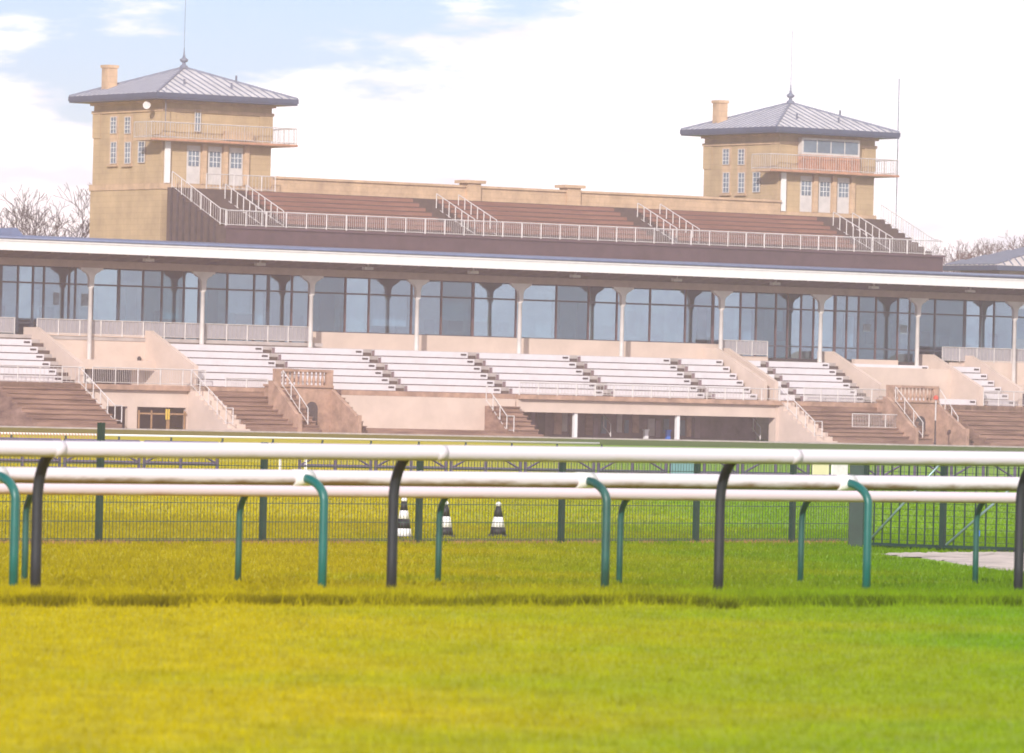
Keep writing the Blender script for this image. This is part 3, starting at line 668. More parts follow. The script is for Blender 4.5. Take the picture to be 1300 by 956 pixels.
# undercroft
uQ1 = UU(982,540,WL0)
part('ledge', MB().box(uM1,uQ1+.4,WL0-.5,WL0+.1,ZPF-.30,ZPF-.02), M_STONE2, gs)
zul = ZZ(800,526,WL0)
part('undercroft_lintel', MB().box(uM1,uQ1,WL0-.2,WL0+.25,zul,ZPF-.31), M_CREAM, gs)
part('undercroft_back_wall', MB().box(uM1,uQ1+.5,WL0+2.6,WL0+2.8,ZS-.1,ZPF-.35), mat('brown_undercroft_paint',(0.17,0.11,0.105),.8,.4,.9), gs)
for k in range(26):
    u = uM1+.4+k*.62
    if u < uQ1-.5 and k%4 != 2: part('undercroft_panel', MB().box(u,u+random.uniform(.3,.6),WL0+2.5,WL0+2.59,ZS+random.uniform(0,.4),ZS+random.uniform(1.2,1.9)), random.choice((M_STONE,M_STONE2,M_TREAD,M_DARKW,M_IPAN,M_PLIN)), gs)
for x in (730,860): u = UU(x,540,WL0); part('undercroft_column', MB().box(u-.12,u+.12,WL0-.1,WL0+.14,ZS-.1,zul+.01), M_WHITE, gs)
part('undercroft_pier', MB().box(uQ1-.01,uQ1+.8,WL0-.25,WL0+.5,ZS-.1,ZPF-.32), M_CREAM, gs)
for (x,mm) in ((673,M_WHITE),(820,M_CONEW),(848,M_BLUE)):
    u = UU(x,550,WL0+2); mb = MB().box(u-.14,u+.14,WL0+1.9,WL0+2.1,ZS-.05,ZS+.55); mb.box(u-.18,u+.18,WL0+1.85,WL0+2.15,ZS+.55,ZS+.62)
    solo('waste_bin', mb, mm, {673:'small white bin in the undercroft near the left stair',820:'pale bin standing mid way along the undercroft',848:'small blue bin in the dark undercroft left of its right column'}[x], 'bin', group='bins in the undercroft')
# right part
uR0 = uQ1+.8
stepsN(uR0-.6,uR0+.7,WL0-.26,WL1,ZPF-.1,ZS+.15,9,'outer_stair',M_CREAM)
uK1 = UU(1128,500,WL0-1.2)
stepsN(uR0+.7,uK1+.15,WL0,WL1+.3,ZPF-.3,ZS+.3,8,'stone_steps',M_STONE)
carved(uK1,UU(1190,515,WL0-1.2),1)
stepsN(UU(1190,515,WL0-1.2)+1.6,UR+1,WL0,WL1,ZPF-.02,ZS+.3,8,'stone_steps',M_STONE)
# seat block right of centre
uD0 = uA1+1.3; uD1 = UU(1046,466,W0)
cheek(uD0-.3); tiers(uD0-.3,uD1+1.0)
dmid = uD0+1.7
for i in range(NR):
    bench(uD0+.1,dmid-.1,i,f'{ORD[i]} very short white bench row right of the central block')
    bench(dmid+.6,uD1-.1,i,f'{ORD[i]} white bench row in the small block below the brown doors')
for aa in (dmid,uD1):
    mb = MB()
    for i in range(NR): mb.box(aa,aa+.55+.3*(aa==uD1),W0-DW*i-.45,W0-DW*i,zrow0-DZ*(i+1)-.015,zrow0-DZ*(i+1)+.2)
    part('aisle_steps', mb, M_DARKW, gs)
cheek(uD1+1.0)
uE0 = uD1+1.3; uE1 = UU(1188,478,W0)
part('box_front_wall', MB().box(uE0,uE1,W0-1.6,W0-1.3,ZPF,zrow0-.25).box(uE0,uE1,W0-1.3,WG-.46,zrow0-.5,zrow0-.26), M_CREAM, gs)
bench(uE0+.1,uE1-1.2,0,'single white bench along the top of the plain cream wall, right side')
bench(uE0+1.7,uE1-.1,5,'single white bench behind the right stone balustrade')
cheek(uE1); uG0 = uE1+.3; uG1 = UU(1238,460,W0)
tiers(uG0,uG1)
for i in range(NR): bench(uG0+.6,uG1-.1,i,f'{ORD[i]} white bench row in the narrow block nearest the right edge')
cheek(uG1); recess(uG1+.3,UR)
part('sill_wall', MB().box(uG1,UR,WG-.7,WG-.5,zrow0-.1,zsill-.8), M_CREAM, gs)
for a,b in ((UL,uB1-.05),(uS0+.05,uM1-.05),(uQ1+.85,UR)):
    part('retaining_wall', MB().box(a,b,WL0+.06,WL0+.9,ZS-.1,ZPF-.325), M_STONE, gs)
# walls behind seats at the flanks (to the balcony floor)
for a,b in ((UL,uL1),(uA0-.2,UU(392,430,WG-.3)),(UU(916,430,WG-.3),UU(965,430,WG-.3)),(UU(1075,430,WG-.3),UU(1130,430,WG-.3)),(UU(1195,430,WG-.3),UR)):
    part('sill_wall', MB().box(a,b,WG-1.25,WG-.9,zrow0-.3,zsill-.75), M_CREAM, gs)
part('sill_wall', MB().box(ur0,ur1,.2,.5,zrow0+.3,zsill-.75), M_CREAM, gs)
part('promenade_deck', MB().box(UL,UU(394,430,WG),0.25,WG-.4,zsill-.98,zsill-.76), M_TREAD, gs)

# railings --------------------------------------------------------
def railing(pts, label, h=1.0, step=.13, post=1.5, m_=M_WHITED, grp='white metal railings of the grandstand', panel=None, name='railing', topw=.05, bw=.032, slope=False, mb_only=False):
    a0 = Vector(pts[0]); t = thing(name, label, 'railing', a0, grp)
    tops, pst, inf = MB(), [], MB(); up = Vector((0,0,1))
    for a,b in zip(pts,pts[1:]):
        a = Vector(a); b = Vector(b); L = (b-a).length
        tops.bar(a+up*h, b+up*h, topw); tops.bar(a+up*.1, b+up*.1, topw*.7)
        n = max(1,round(L/post))
        for k in range(n+1): p = a+(b-a)*(k/n); pst.append(p)
        if step:
            n = max(1,int(L/step))
            for k in range(1,n): p = a+(b-a)*(k/n); inf.bar(p+up*.1, p+up*h, bw, 3)
    part('top_rail', tops, m_, t)
    if step: part('infill_bars', inf, m_, t)
    mb = MB()
    seen = []
    for p in pst:
        if any((p-q).length < .05 for q in seen): continue
        seen.append(p)
    if len(seen) <= 12:
        for p in seen: part('post', MB().bar(p, p+up*(h+.01), .055), m_, t)
    else:
        for p in seen: part('post', MB().bar(p-up*.05, p+up*(h+.01), .065), m_, t)
    if panel:
        mb = MB()
        for a,b in zip(pts,pts[1:]): mb.box(min(a[0],b[0]),max(a[0],b[0]),a[1]+.03,a[1]+.045,a[2]+.12,a[2]+h-.05)
        part('guard_panel', mb, panel, t)
    return t
wpr = .3
railing([(uL1+1.4,wpr,zsill-.75),(UU(392,420,wpr),wpr,zsill-.75)], 'long white guard rail with grey screens below the left windows', panel=M_SCREEN, step=.3)
railing([(UL,wpr,zsill-.75),(uL1-.2,wpr,zsill-.75)], 'short screened guard rail at the far left edge below the windows', panel=M_SCREEN, step=.3)
railing([(UU(916,420,wpr),wpr,zsill-.75),(UU(975,420,wpr),wpr,zsill-.75)], 'short white guard rail right of the seventh white column', panel=M_SCREEN, step=.3)
railing([(UU(1197,420,wpr),wpr,zsill-.75),(UR,wpr,zsill-.75)], 'screened guard rail below the windows at the far right', panel=M_SCREEN, step=.3)
railing([(ur0+.2,WL0+.15,ZPF),(uA0+.1,WL0+.15,ZPF)], 'white barred railing across the front of the left terrace above the doorway')
railing([(UL,WL0+.15,ZPF-.02),(ur0-.4,WL0+.15,ZPF-.02)], 'faint white railing in front of the far left benches', step=.3, bw=.03)
railing([(uA0+1.6,WL0+.15,ZPF-.3),(uK0+.3,WL0+.15,ZPF-.3)], 'low white barred railing between the outer stair and the left stone balustrade', h=.85)
railing([(uM1,WL0-.35,ZPF),(uQ1+.2,WL0-.35,ZPF)], 'long thin white railing above the undercroft lintel', h=.75, step=.25, bw=.03)
railing([(uD0+1.6,WL0+.2,ZPF),(uD1+1.2,WL0+.2,ZPF)], 'white barred railing below the small block right of centre', h=.9)
railing([(uG0-.6,WL0+.15,ZPF),(uG1+.2,WL0+.15,ZPF)], 'short white barred railing below the narrow right seat block', h=1.0)
railing([(uG1+.6,WL0+.15,ZPF),(UR,WL0+.15,ZPF)], 'white barred railing at the far right terrace edge', h=1.0)
wlr = WL1+2.2
zr_ = ZS+1.0
railing([(UU(1082,545,wlr),wlr,zr_),(UU(1145,545,wlr),wlr,zr_)], 'white barred railing set low on the brown steps right of centre', h=.95)
def stair_rail(u, w0, z0, w1, z1, label, h=1.0, endflat=.8, step=None, post=1.1):
    return railing([(u,w0,z0),(u,w1,z1),(u,w1-endflat,z1)] if endflat else [(u,w0,z0),(u,w1,z1)], label, h=h, step=step, post=post, name='stair_railing')
stair_rail(uB1-.1,WL0+.1,ZPF,WL1+.7,ZS+.4,'white stair rail falling along the right edge of the far left brown steps')
stair_rail(uS0+.1,WL0+.1,ZPF,WL1+.9,ZS+.4,'white stair rail falling down the cream outer stair right of the doorway')
stair_rail(uK0+.45,WL0-1.4,ZPF+.1,WL1+.6,ZS+.5,'white stair rail beside the left stone balustrade',endflat=0)
stair_rail(uM1-2.3,WL0,ZPF-.5,WL1+2.6,ZS+.3,'white stair rail at the left end of the dark undercroft')
stair_rail(uR0-.5,WL0-.1,ZPF,WL1+.9,ZS+.4,'white stair rail on the cream stair right of the undercroft')
stair_rail(uK1+.45,WL0-1.4,ZPF+.1,WL1+.6,ZS+.5,'white stair rail beside the right stone balustrade',endflat=0)
stair_rail(UU(1192,505,WL0-1),WL0-1.0,ZPF+.1,WL1+1.9,ZS+.9,'white stair rail just right of the slim lamp post',endflat=0)
for (x,wd) in ((765,1.3),(955,1.3)):
    u = UU(x,552,WL0+2.5); stair_rail(u,WL0+3.2,ZS+1.2,WL0+1.6,ZS+.1,f'small white handrail inside the undercroft {"left of its right column" if x == 765 else "at its right end"}',endflat=0,h=.8)

# ------------------------------------------------------------------ upper gallery
zgf = ZZ(650,302,WGA)                                        # gallery front floor
uGL, uGR = UU(287,285,WGA), UU(1197,315,WGA)
zgtp = ZZ(560,240,WT)-.55
NG = 8; gd = (WT-.6-WGA-1.2)/NG; gh = (zgtp-.2-zgf)/NG
poly = [(WGA,zgf),(WGA+1.2,zgf)]
for i in range(NG): poly += [(WGA+1.2+gd*i,zgf+gh*(i+1)),(WGA+1.2+gd*(i+1),zgf+gh*(i+1))]
poly += [(WGA+1.2+gd*NG,zgf-2.2),(WGA,zgf-2.2)]
part('upper_terrace', MB().prism_wz(poly,uGL,uGR), M_DARKW, gs)
part('gallery_front_wall', MB().box(uGL,uGR,WGA-.05,WGA-.003,zgf-2.2,zgf-.12), mat('dark_red_brown_board',(0.07,0.04,0.042),.8,.25,1.2), gs)
part('gallery_edge', MB().box(uGL-.1,uGR+.1,WGA-.15,WGA+.1,zgf-.12,zgf+.02), M_MULL, gs)
# parapet at the back
uTL1 = UU(343,240,WT); uTR0 = UU(988,250,WT)
zpt = ZZ(560,234,WT)
part('parapet_wall', MB().box(uTL1+.003,uTR0-.003,WT-.3,WT+.3,zgtp-1.2,zpt-.15).box(uTL1+.003,uTR0-.003,WT-.42,WT+.42,zpt-.15,zpt), M_TOWERD, gs)
for x in (597,724):
    u = UU(x,235,WT); part('parapet_pier', MB().box(u-.55,u+.55,WT-.5,WT+.5,zgtp-.6,zpt+.15).box(u-.85,u+.85,WT-.65,WT+.65,zpt+.15,zpt+.35), M_TOWERD, gs)
# gallery benches
cuts = [(UU(300,285,WGA+3)+2.6,UU(556,260,WGA+3)-.1,'between the left tower stairs and the second stairway'),(UU(556,260,WGA+3)+1.9,UU(812,270,WGA+3)-.1,'between the second and third stairways'),(UU(812,270,WGA+3)+1.9,UU(1070,285,WGA+3)-.1,'between the third stairway and the right tower')]
OR8 = ['lowest','second from bottom','third from bottom','fourth from bottom','fifth from bottom','sixth from bottom','seventh from bottom','topmost']
for a,b,l in cuts:
    for i in range(NG-1):
        z = zgf+gh*(i+1); w = WGA+1.2+gd*i
        t = thing('gallery_bench', f'{OR8[i] if i < NG-2 else "topmost"} dark red gallery bench {l}', 'bench', ((a+b)/2,w,z), 'dark red benches of the upper gallery')
        part('seat', MB().box(a,b,w+.05,w+.42,z+.20,z+.25), M_REDW, t)
        part('front_board', MB().box(a,b,w+.02,w+.045,z+.02,z+.23), M_REDW, t)
railing([(uGL,WGA+.06,zgf),(uGR,WGA+.06,zgf)], 'very long white barred railing along the front of the upper gallery between the towers', h=1.02, step=.15, post=1.55, topw=.055)
def gal_rail(px0,py0,px1,py1,label,endpost=True):
    # follows the slope of the terrace, given its top end on screen
    wt = WGA+1.2+gd*5.6
    u = UU((px0+px1)/2,(py0+py1)/2,(wt+WGA+1.0)/2)
    return railing([(u,wt,zgf+gh*5.6+.05),(u,WGA+.9,zgf+.1)],label,h=1.05,step=None,post=.9,grp='white handrails of the gallery stairs',name='stair_railing')
gal_rail(283,222,335,272,'left rail of the gallery stairway nearest the left tower'); gal_rail(310,222,362,275,'right rail of the gallery stairway nearest the left tower')
gal_rail(555,235,601,277,'left rail of the second gallery stairway, right of the left tower stairs'); gal_rail(583,237,629,277,'right rail of the second gallery stairway, right of the left tower stairs')
gal_rail(810,246,858,286,'left rail of the third gallery stairway, left of the right tower'); gal_rail(839,247,886,288,'right rail of the third gallery stairway, left of the right tower')
gal_rail(1062,258,1104,297,'left rail of the stairway below the right tower'); gal_rail(1085,258,1130,297,'right rail of the stairway below the right tower')
zt_ = zgf+gh*NG
for (u,l) in ((uGL+.1,'long outer stair rail at the left end of the gallery below the tower'),(uGR-.1,'long outer stair rail at the right end of the gallery beyond the tower')):
    railing([(u,WT-1.0,zt_),(u,WGA+.9,zgf+.1),(u,WGA+.1,zgf)],l,h=1.05,step=.3,post=1.2,grp='white handrails of the gallery stairs',name='stair_railing')
ut1 = UU(343,240,WT)
railing([(UU(262,235,WT-1.1),WT-1.1,zt_),(ut1-.3,WT-1.1,zt_)],'short horizontal white rail on the landing below the left tower doors',h=1.0,step=.25,post=1.1)
# stepped dark end wall of gallery, timber ribs
for (ua,sg) in ((uGL,-1),):
    mb = MB()
    for i in range(NG):
        w = WGA+1.2+gd*i; mb.box(ua-.12,ua-.003,w+.05,w+.2,zgf-2.2,zgf+gh*(i+1)-.05)
    part('terrace_end_rib', mb, M_INK, gs)

# ------------------------------------------------------------------ towers
def tower(u0, glazed, label, cat='tower'):
    W = UU(343,240,WT)-UU(205,240,WT); D = SPU(118,200,UU(205,240,WT))[0]-WT
    u1 = u0+W; w0 = WT; w1 = WT+D
    zev = ZZ(205,126,WT); zft = ZZ(205,118,WT); zap = ZZ(232,86,WT+D/2); zbal = ZZ(205,176,WT)
    zstr = ZZ(205,236,WT)
    t = thing('tower', label, cat, (u0,w0,ZS), 'square towers of the grandstand')
    # walls with pilaster relief
    part('wall', MB().box(u0,u1,w0,w1,ZS,zev+.2), M_TOWER, t)
    part('string_course', MB().box(u0-.16,u1+.16,w0-.16,w1+.16,zstr-.2,zstr+.2), M_TOWERD, t)
    part('lower_wall_facing', MB().box(u0-.09,u1+.09,w0-.09,w1+.09,ZS,zstr-.203), M_TOWER, t)
    part('cornice', MB().box(u0-.12,u1+.12,w0-.12,w1+.12,zev-.75,zev-.55).box(u0-.2,u1+.2,w0-.2,w1+.2,zev-.2,zev), M_TOWERD, t)
    # corner pilasters
    for a,b in ((u0,w0),(u1-.9,w0),(u0,w1-.9),(u1-.9,w1-.9)): part('corner_pilaster', MB().box(a-.06,a+.96,b-.06,b+.96,zbal+.2,zev-.76), M_TOWER, t)
    ov = 1.22; a0,a1,b0,b1 = u0-ov,u1+ov,w0-ov,w1+ov; cu,cw = (u0+u1)/2,(w0+w1)/2
    # roof
    ft = .40
    part('eaves', MB().box(a0,a1,b0,b1,zev-.02,zev+.1).box(a0-.05,a1+.05,b0-.05,b1+.05,zev+.1,zev+ft), M_FASC, t)
    ze = zev+ft+.002
    rf = MB().add([(a0,b0,ze),(a1,b0,ze),(a1,b1,ze),(a0,b1,ze),(cu,cw,zap)],[(0,1,4),(1,2,4),(2,3,4),(3,0,4),(3,2,1,0)])
    r_ = part('roof', rf, M_ROOF, t)
    mb = MB(); ap = Vector((cu,cw,zap)); n = 9
    cs = [Vector((a0,b0,ze)),Vector((a1,b0,ze)),Vector((a1,b1,ze)),Vector((a0,b1,ze))]
    for k in range(4):
        A,B = cs[k],cs[(k+1)%4]; mid = (A+B)/2
        mb.bar(A+Vector((0,0,.03)), ap+Vector((0,0,.03)), .16, 6)
        for j in range(1,n*2):
            f = j/(n*2); P = A+(B-A)*f; g = min(f,1-f)*2; Q = P+(ap-mid)*g       # seam runs up slope to the hip
            mb.bar(P, Q, .075)
    part('roof_seam', mb, M_SEAM, r_)
    f_ = part('finial', MB().lathe([(.30,-.15),(.26,.12),(.13,.2),(.11,.34),(.26,.44),(.28,.56),(.12,.66),(.05,.9),(.03,1.3)], (cu,cw,zap), 10), M_SEAM, r_, True)
    part('antenna', MB().bar((cu,cw,zap+1.1),(cu+.02,cw,zap+ (5.2)), .035, 5), M_SEAM, r_)
    # chimney on the left slope
    uc = UU(139,100,WT+D-1.2)-UU(205,240,WT)+u0; wc = w1-1.2
    ch = part('chimney', MB().box(uc-.38,uc+.38,wc-.38,wc+.38,zev+.2,zev+ft+1.9).box(uc-.45,uc+.45,wc-.45,wc+.45,zev+ft+1.9,zev+ft+2.1), M_TOWERD, t)
    # snow hooks / small vents
    for (fu,fw_) in ((.3,.35),(.62,.3),(.75,.6)):
        uu = a0+(a1-a0)*fu; ww = b0+(b1-b0)*fw_*.5; zz = ze+(zap-ze)*fw_; part('roof_vent', MB().box(uu-.05,uu+.05,ww-.05,ww+.05,zz-.2,zz+.35), M_SEAM, r_)
    # balcony
    bf = .95; bs = 1.45; bk = 1.3
    bl = part('balcony', MB().box(u0-bs,u1+bs,w0-bf,w0-.004,zbal-.16,zbal).box(u0-bs,u0-.004,w0,w0+bk,zbal-.16,zbal).box(u1+.004,u1+bs,w0,w0+bk+1,zbal-.16,zbal), M_TOWERD, t)
    part('balcony_rust_edge', MB().box(u0-bs-.03,u1+bs+.03,w0-bf-.03,w0-bf-.003,zbal-.13,zbal-.02), M_ORANGE, bl)
    path = [(u0-bs+.05,w0+bk),(u0-bs+.05,w0-bf+.05),(u1+bs-.05,w0-bf+.05),(u1+bs-.05,w0+bk+1)]
    mb = MB()
    for (p,q) in zip(path,path[1:]):
        A = Vector((*p,zbal)); B = Vector((*q,zbal)); L = (B-A).length; n = int(L/.2)
        mb.bar(A+Vector((0,0,1.05)),B+Vector((0,0,1.05)),.05); mb.bar(A+Vector((0,0,.1)),B+Vector((0,0,.1)),.035)
        for k in range(n+1): P = A+(B-A)*(k/n); mb.bar(P, P+Vector((0,0,1.05)), .06 if k%7==0 else .035, 3)
    part('balcony_railing', mb, M_WHITED, bl)
    # front doors
    def on_front(px): return UU(px,200,WT)-UU(205,240,WT)+u0
    for k,(xa,xb) in enumerate(((237,254),(264,281),(291,308))):
        ua,ub_ = on_front(xa),on_front(xb); zt = zbal-.35; zb_ = ZZ(240,233,WT)
        d_ = part('door', MB().box(ua,ub_,w0-.03,w0-.003,zb_,zt), M_WHITED, t)
        wn = part('glazed_panel', MB().box(ua+.12,ub_-.12,w0-.045,w0-.031,zb_+1.15,zt-.35), M_IPAN, d_)
        mb = MB()
        for f in (.33,.66): uu = ua+.12+(ub_-ua-.24)*f; mb.box(uu-.02,uu+.02,w0-.06,w0-.046,zb_+1.15,zt-.35)
        for f in (.33,.66): zz = zb_+1.15+(zt-.35-zb_-1.15)*f; mb.box(ua+.12,ub_-.12,w0-.065,w0-.061,zz-.02,zz+.02)
        part('glazing_bar', mb, M_WHITE, d_)
        part('door_pilaster', MB().box(ub_+.08,ub_+.42,w0-.18,w0-.002,zb_,zt+.17), M_TOWERD, t)
    part('downpipe', MB().box(u0+.10,u0+.5,w0-.22,w0-.1,ZZ(205,232,WT),zbal-.17), M_WHITE, t)
    def win(ua,ub_,za,zb_,face,bars=(1,3)):
        # face 'f' front plane at w0, 's' side plane at u0 (ua,ub are w)
        def bx(mb,a,b,c_,d,o0,o1):
            if face == 'f': mb.box(a,b,w0-o1,w0-o0,c_,d)
            else: mb.box(u0-o1,u0-o0,a,b,c_,d)
        m1 = MB(); bx(m1,ua,ub_,za,zb_,.063,.075); g_ = None
        w_ = MB(); bx(w_,ua-.05,ua,za-.05,zb_+.05,.062,.12); bx(w_,ub_,ub_+.05,za-.05,zb_+.05,.062,.12); bx(w_,ua,ub_,zb_,zb_+.05,.062,.12); bx(w_,ua,ub_,za-.05,za,.062,.12)
        fr = part('window', w_, M_WHITED, t); part('pane', m1, M_IPAN, fr)
        m2 = MB()
        for k in range(1,bars[0]+1): x = ua+(ub_-ua)*k/(bars[0]+1); bx(m2,x-.02,x+.02,za,zb_,.076,.095)
        for k in range(1,bars[1]+1): z = za+(zb_-za)*k/(bars[1]+1); bx(m2,ua,ub_,z-.02,z+.02,.096,.1)
        part('glazing_bar', m2, M_WHITE, fr)
    ul = UU(205,240,WT)
    for (xa,xb,ya,yb) in ((142,149,149,169),(142,149,181,207),(160,167,149,169),(160,167,181,207),(177,185,180,206)):
        wa,z1_ = SPU(xb,ya,ul); wb,z0_ = SPU(xa,yb,ul); win(wa,wb,z0_,z1_,'s')
    # raised trim-stone surround and panels between the tall windows
    for (xa,xb,ya,yb) in ((139,151,146,209),(157,169,146,209)):
        wa,z1_ = SPU(xb,ya,ul); wb,z0_ = SPU(xa,yb,ul)
        mb = MB(); mb.box(u0-.03,u0-.003,wa,wb,z0_,z1_); part('window_surround', mb, M_TOWERD, t)
        part('window_sill', MB().box(u0-.2,u0-.004,wa-.1,wb+.1,z0_-.15,z0_-.004), M_TOWERD, t)
    if glazed:
        f = lambda px: UU(px,190,WT)
        ua,ub_ = on_front(232),on_front(316)
        part('glazed_bay', MB().box(ua,ub_,w0-.55,w0-.065,zbal,zbal+1.15), M_ORANGE, t)
        part('glazed_bay_frame', MB().box(ua,ub_,w0-.5,w0-.065,zbal+1.151,zev-.25), M_WHITED, t)
        for k in range(4):
            a = ua+.12+(ub_-ua-.24)*k/4; part('window_pane', MB().box(a+.05,a+(ub_-ua-.24)/4-.05,w0-.515,w0-.501,zbal+1.3,zev-.4), M_IPAN, t)
    else:
        win(on_front(246),on_front(252),ZZ(248,166,WT),ZZ(248,140,WT),'f',(1,2))
        # satellite dish and pole, ventilation unit on balcony
        uu = u0-.75
        part('aerial_pole', MB().bar((u0-.3,w0-.8,zbal),(u0-.3,w0-.8,zbal+3.4),.05,6), M_SEAM, t)
        part('satellite_dish', MB().lathe([(.02,0),(.15,.03),(.26,.09)], (0,0,0), 14), M_WHITED, t)
        o = t.children[-1] if False else bpy.data.objects[[c_.name for c_ in t.children if c_.name.startswith('satellite_dish')][0]]
        o.data.transform(Matrix.Translation(ORG[t.name])); o.location = Vector((u0-.9-ORG[t.name].x, w0+.6-ORG[t.name].y, zbal+1.35+.8-ORG[t.name].z)); o.rotation_euler = (R(80),0,R(-40))
        a,b = on_front(282),on_front(316)
        part('vent_unit', MB().box(a,b,w0-.5,w0-.1,zbal+.15,zbal+.7), M_TOWERD, t)
    return t
uTL = UU(205,240,WT)
tower(uTL, False, 'left ochre stone tower with grey zinc hipped roof, clear against blue sky')
tower(UU(988,260,WT), True, 'right stone tower with a glazed bay above its balcony')
# tall mast beside right tower
u,z = SP(1139,215,WT+1); solo('flag_mast', MB().bar((u,WT+1,ZS),(u,WT+1,ZZ(1141,100,WT+1)),.07,6), M_SEAM, 'very thin tall mast rising just right of the right tower', 'mast')

# right pavilion beyond the stand
uv0 = UU(1266,345,WGA+4); uv1 = uv0+20; wv0,wv1 = WGA+4,WGA+10.5; zv = ZZ(1290,343,WGA+4)
pv = thing('pavilion', 'low building with a pale ribbed hipped roof at the far right behind the canopy', 'building', (uv0,wv0,ZS))
part('wall', MB().box(uv0+1,uv1-1,wv0+1,wv1-1,ZS,zv), M_CREAM, pv)
mb = MB().box(uv0,uv1,wv0,wv1,zv-.05,zv+.3); part('eaves', mb, M_FASC, pv)
zp = zv+2.7
part('roof', MB().add([(uv0,wv0,zv+.302),(uv1,wv0,zv+.302),(uv1,wv1,zv+.302),(uv0,wv1,zv+.302),(uv0+9.9,(wv0+wv1)/2,zp),(uv1-9.9,(wv0+wv1)/2,zp)],[(0,1,5,4),(1,2,5),(2,3,4,5),(3,0,4)]), mat('pale_warm_roof',(0.45,0.40,0.38),.6,.12,1), pv)
mb = MB(); dz_ = zp-zv-.32; wd_ = (wv1-wv0)/2
for k in range(1,28):
    f = k/28; g = min(f,1-f)*2; A = Vector((uv0+20*f,wv0,zv+.35)); mb.bar(A, A+Vector((0,wd_*g,dz_*g)), .08)
for k in range(1,12):
    f = k/12; g = min(f,1-f)*2; A = Vector((uv0,wv0+2*wd_*f,zv+.37)); mb.bar(A, A+Vector((9.9*g,0,dz_*g)), .08)
part('ribs', mb, M_SEAM, pv)
# roof lantern at far left on the canopy
uv = UU(8,294,WF+4); solo('roof_vent', MB().prism_uz([(uv-.9,zf1+.25),(uv-.7,zf1+.75),(uv+.4,zf1+.8),(uv+1.0,zf1+.25)], WF+3.4, WF+4.6), M_BLUEG, 'low blue grey roof vent on the canopy at the left edge', 'vent')
# lamp post near right stair
u,_ = SP(1187,560,WL1-1); zt = ZZ(1187,502,WL1-1); lp = thing('lamp_post', 'slim post with a red cap in front of the right stone steps', 'post', (u,WL1-1,ZS))
part('pole', MB().lathe([(.1,0),(.06,.3),(.05,(zt-ZS)*.5)], (u,WL1-1,ZS), 8), M_INK, lp); part('upper_pole', MB().lathe([(.05,(zt-ZS)*.5),(.045,zt-ZS-.3)], (u,WL1-1,ZS), 8), M_WHITED, lp)
part('cap', MB().lathe([(.05,0),(.17,.04),(.17,.2),(.06,.3)], (u,WL1-1,zt-.3), 10), M_RED, lp)

# darker lawn strip before the apron
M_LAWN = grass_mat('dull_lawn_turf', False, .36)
mb = MB(); nn = 40
for i in range(nn+1):
    u = UL-60+(UR-UL+130)*i/nn
    for w_ in (WL1-55, WL1-9.3): mb.v.append((u,w_,ZS+.012))
for i in range(nn): mb.f.append((2*i,2*i+2,2*i+3,2*i+1))
solo('lawn', mb, M_LAWN, 'duller olive green lawn strip in front of the grandstand apron', 'lawn', kind='structure')
# apron in front of the stand
mb = MB().box(UL-40,UR+60,WL1-9,WG,ZS-.3,ZS+.012)
solo('pavement', mb, M_APRON, 'grey mauve paved apron along the foot of the stand', 'pavement', kind='structure')
mb = MB().box(UL-40,UR+60,WL1-9.25,WL1-9.003,ZS-.3,ZS+.1); solo('kerb', mb, M_TREAD, 'low pale kerb edging the apron', 'kerb', kind='structure')

# ------------------------------------------------------------------ bare trees
def tree(px, py_top, w, label, spread=1.0, m_=M_BARK, depth=6, grp='bare winter trees behind the grandstand', lean=0, r0=.32, fork=.45, seed=1):
    rnd = random.Random(seed); u = UU(px,300,w); H = ZZ(px,py_top,w)-ZS
    t = thing('bare_tree', label, 'tree', (u,w,ZS), grp)
    tr, cr = MB(), MB()
    base = Vector((u,w,ZS)); p1 = base+Vector((lean*.3,0,H*fork))
    tr.tube([base,base+Vector((lean*.1,0,H*fork*.5)),p1],[r0*1.3,r0,r0*.85],8)
    def grow(p,d,L,r,k):
        pts = [p]; rr = [r]; dd = d.copy()
        for s in range(3):
            dd = (dd+Vector((rnd.gauss(0,.16),rnd.gauss(0,.16),rnd.gauss(.05,.1)))).normalized(); pts.append(pts[-1]+dd*L/3); rr.append(max(.017,r*(1-.13*(s+1))))
        cr.tube(pts, rr, 5 if k > 3 else 3, False)
        if k <= 0: return
        n = 3 if rnd.random() < .25 else 2
        for j in range(n):
            ax = Vector((rnd.gauss(0,1),rnd.gauss(0,1),rnd.gauss(0,.4))).normalized(); nd = (dd+ax*.62*spread*rnd.uniform(.6,1.3)+Vector((0,0,.12))).normalized()
            grow(pts[-1] if j else pts[-1], nd, L*rnd.uniform(.66,.86), rr[-1]*rnd.uniform(.55,.78), k-1)
        if k > 2: 
            ax = Vector((rnd.gauss(0,1),rnd.gauss(0,1),.3)).normalized(); grow(pts[2],(dd*.4+ax*.8).normalized(), L*.55, rr[2]*.45, k-3)
    for j in range(3):
        a = rnd.uniform(0,6.28); grow(p1, Vector((math.cos(a)*.5,math.sin(a)*.5,1)).normalized(), H*(1-fork)*.33, r0*.6, depth-1)
    part('trunk', tr, m_, t); part('branches', cr, m_, t)
    # scale the crown so that its tip reaches the measured height
    zs = [v[2] for v in cr.v]; top = sorted(zs)[int(len(zs)*.995)]; f = (H*(1-fork))/(top-p1.z)
    ch = t.children
    for o in ch:
        if o.name.startswith('branches'):
            z0 = p1.z-ORG[t.name].z; mt_ = Matrix.Translation((0,0,z0)) @ Matrix.Diagonal((max(.6,min(1.2,f)),max(.6,min(1.2,f)),f,1)) @ Matrix.Translation((0,0,-z0)); o.data.transform(mt_)
tree(84,232,32,'largest bare dark tree standing just left of the left tower',1.15,seed=3,fork=.50,r0=.5)
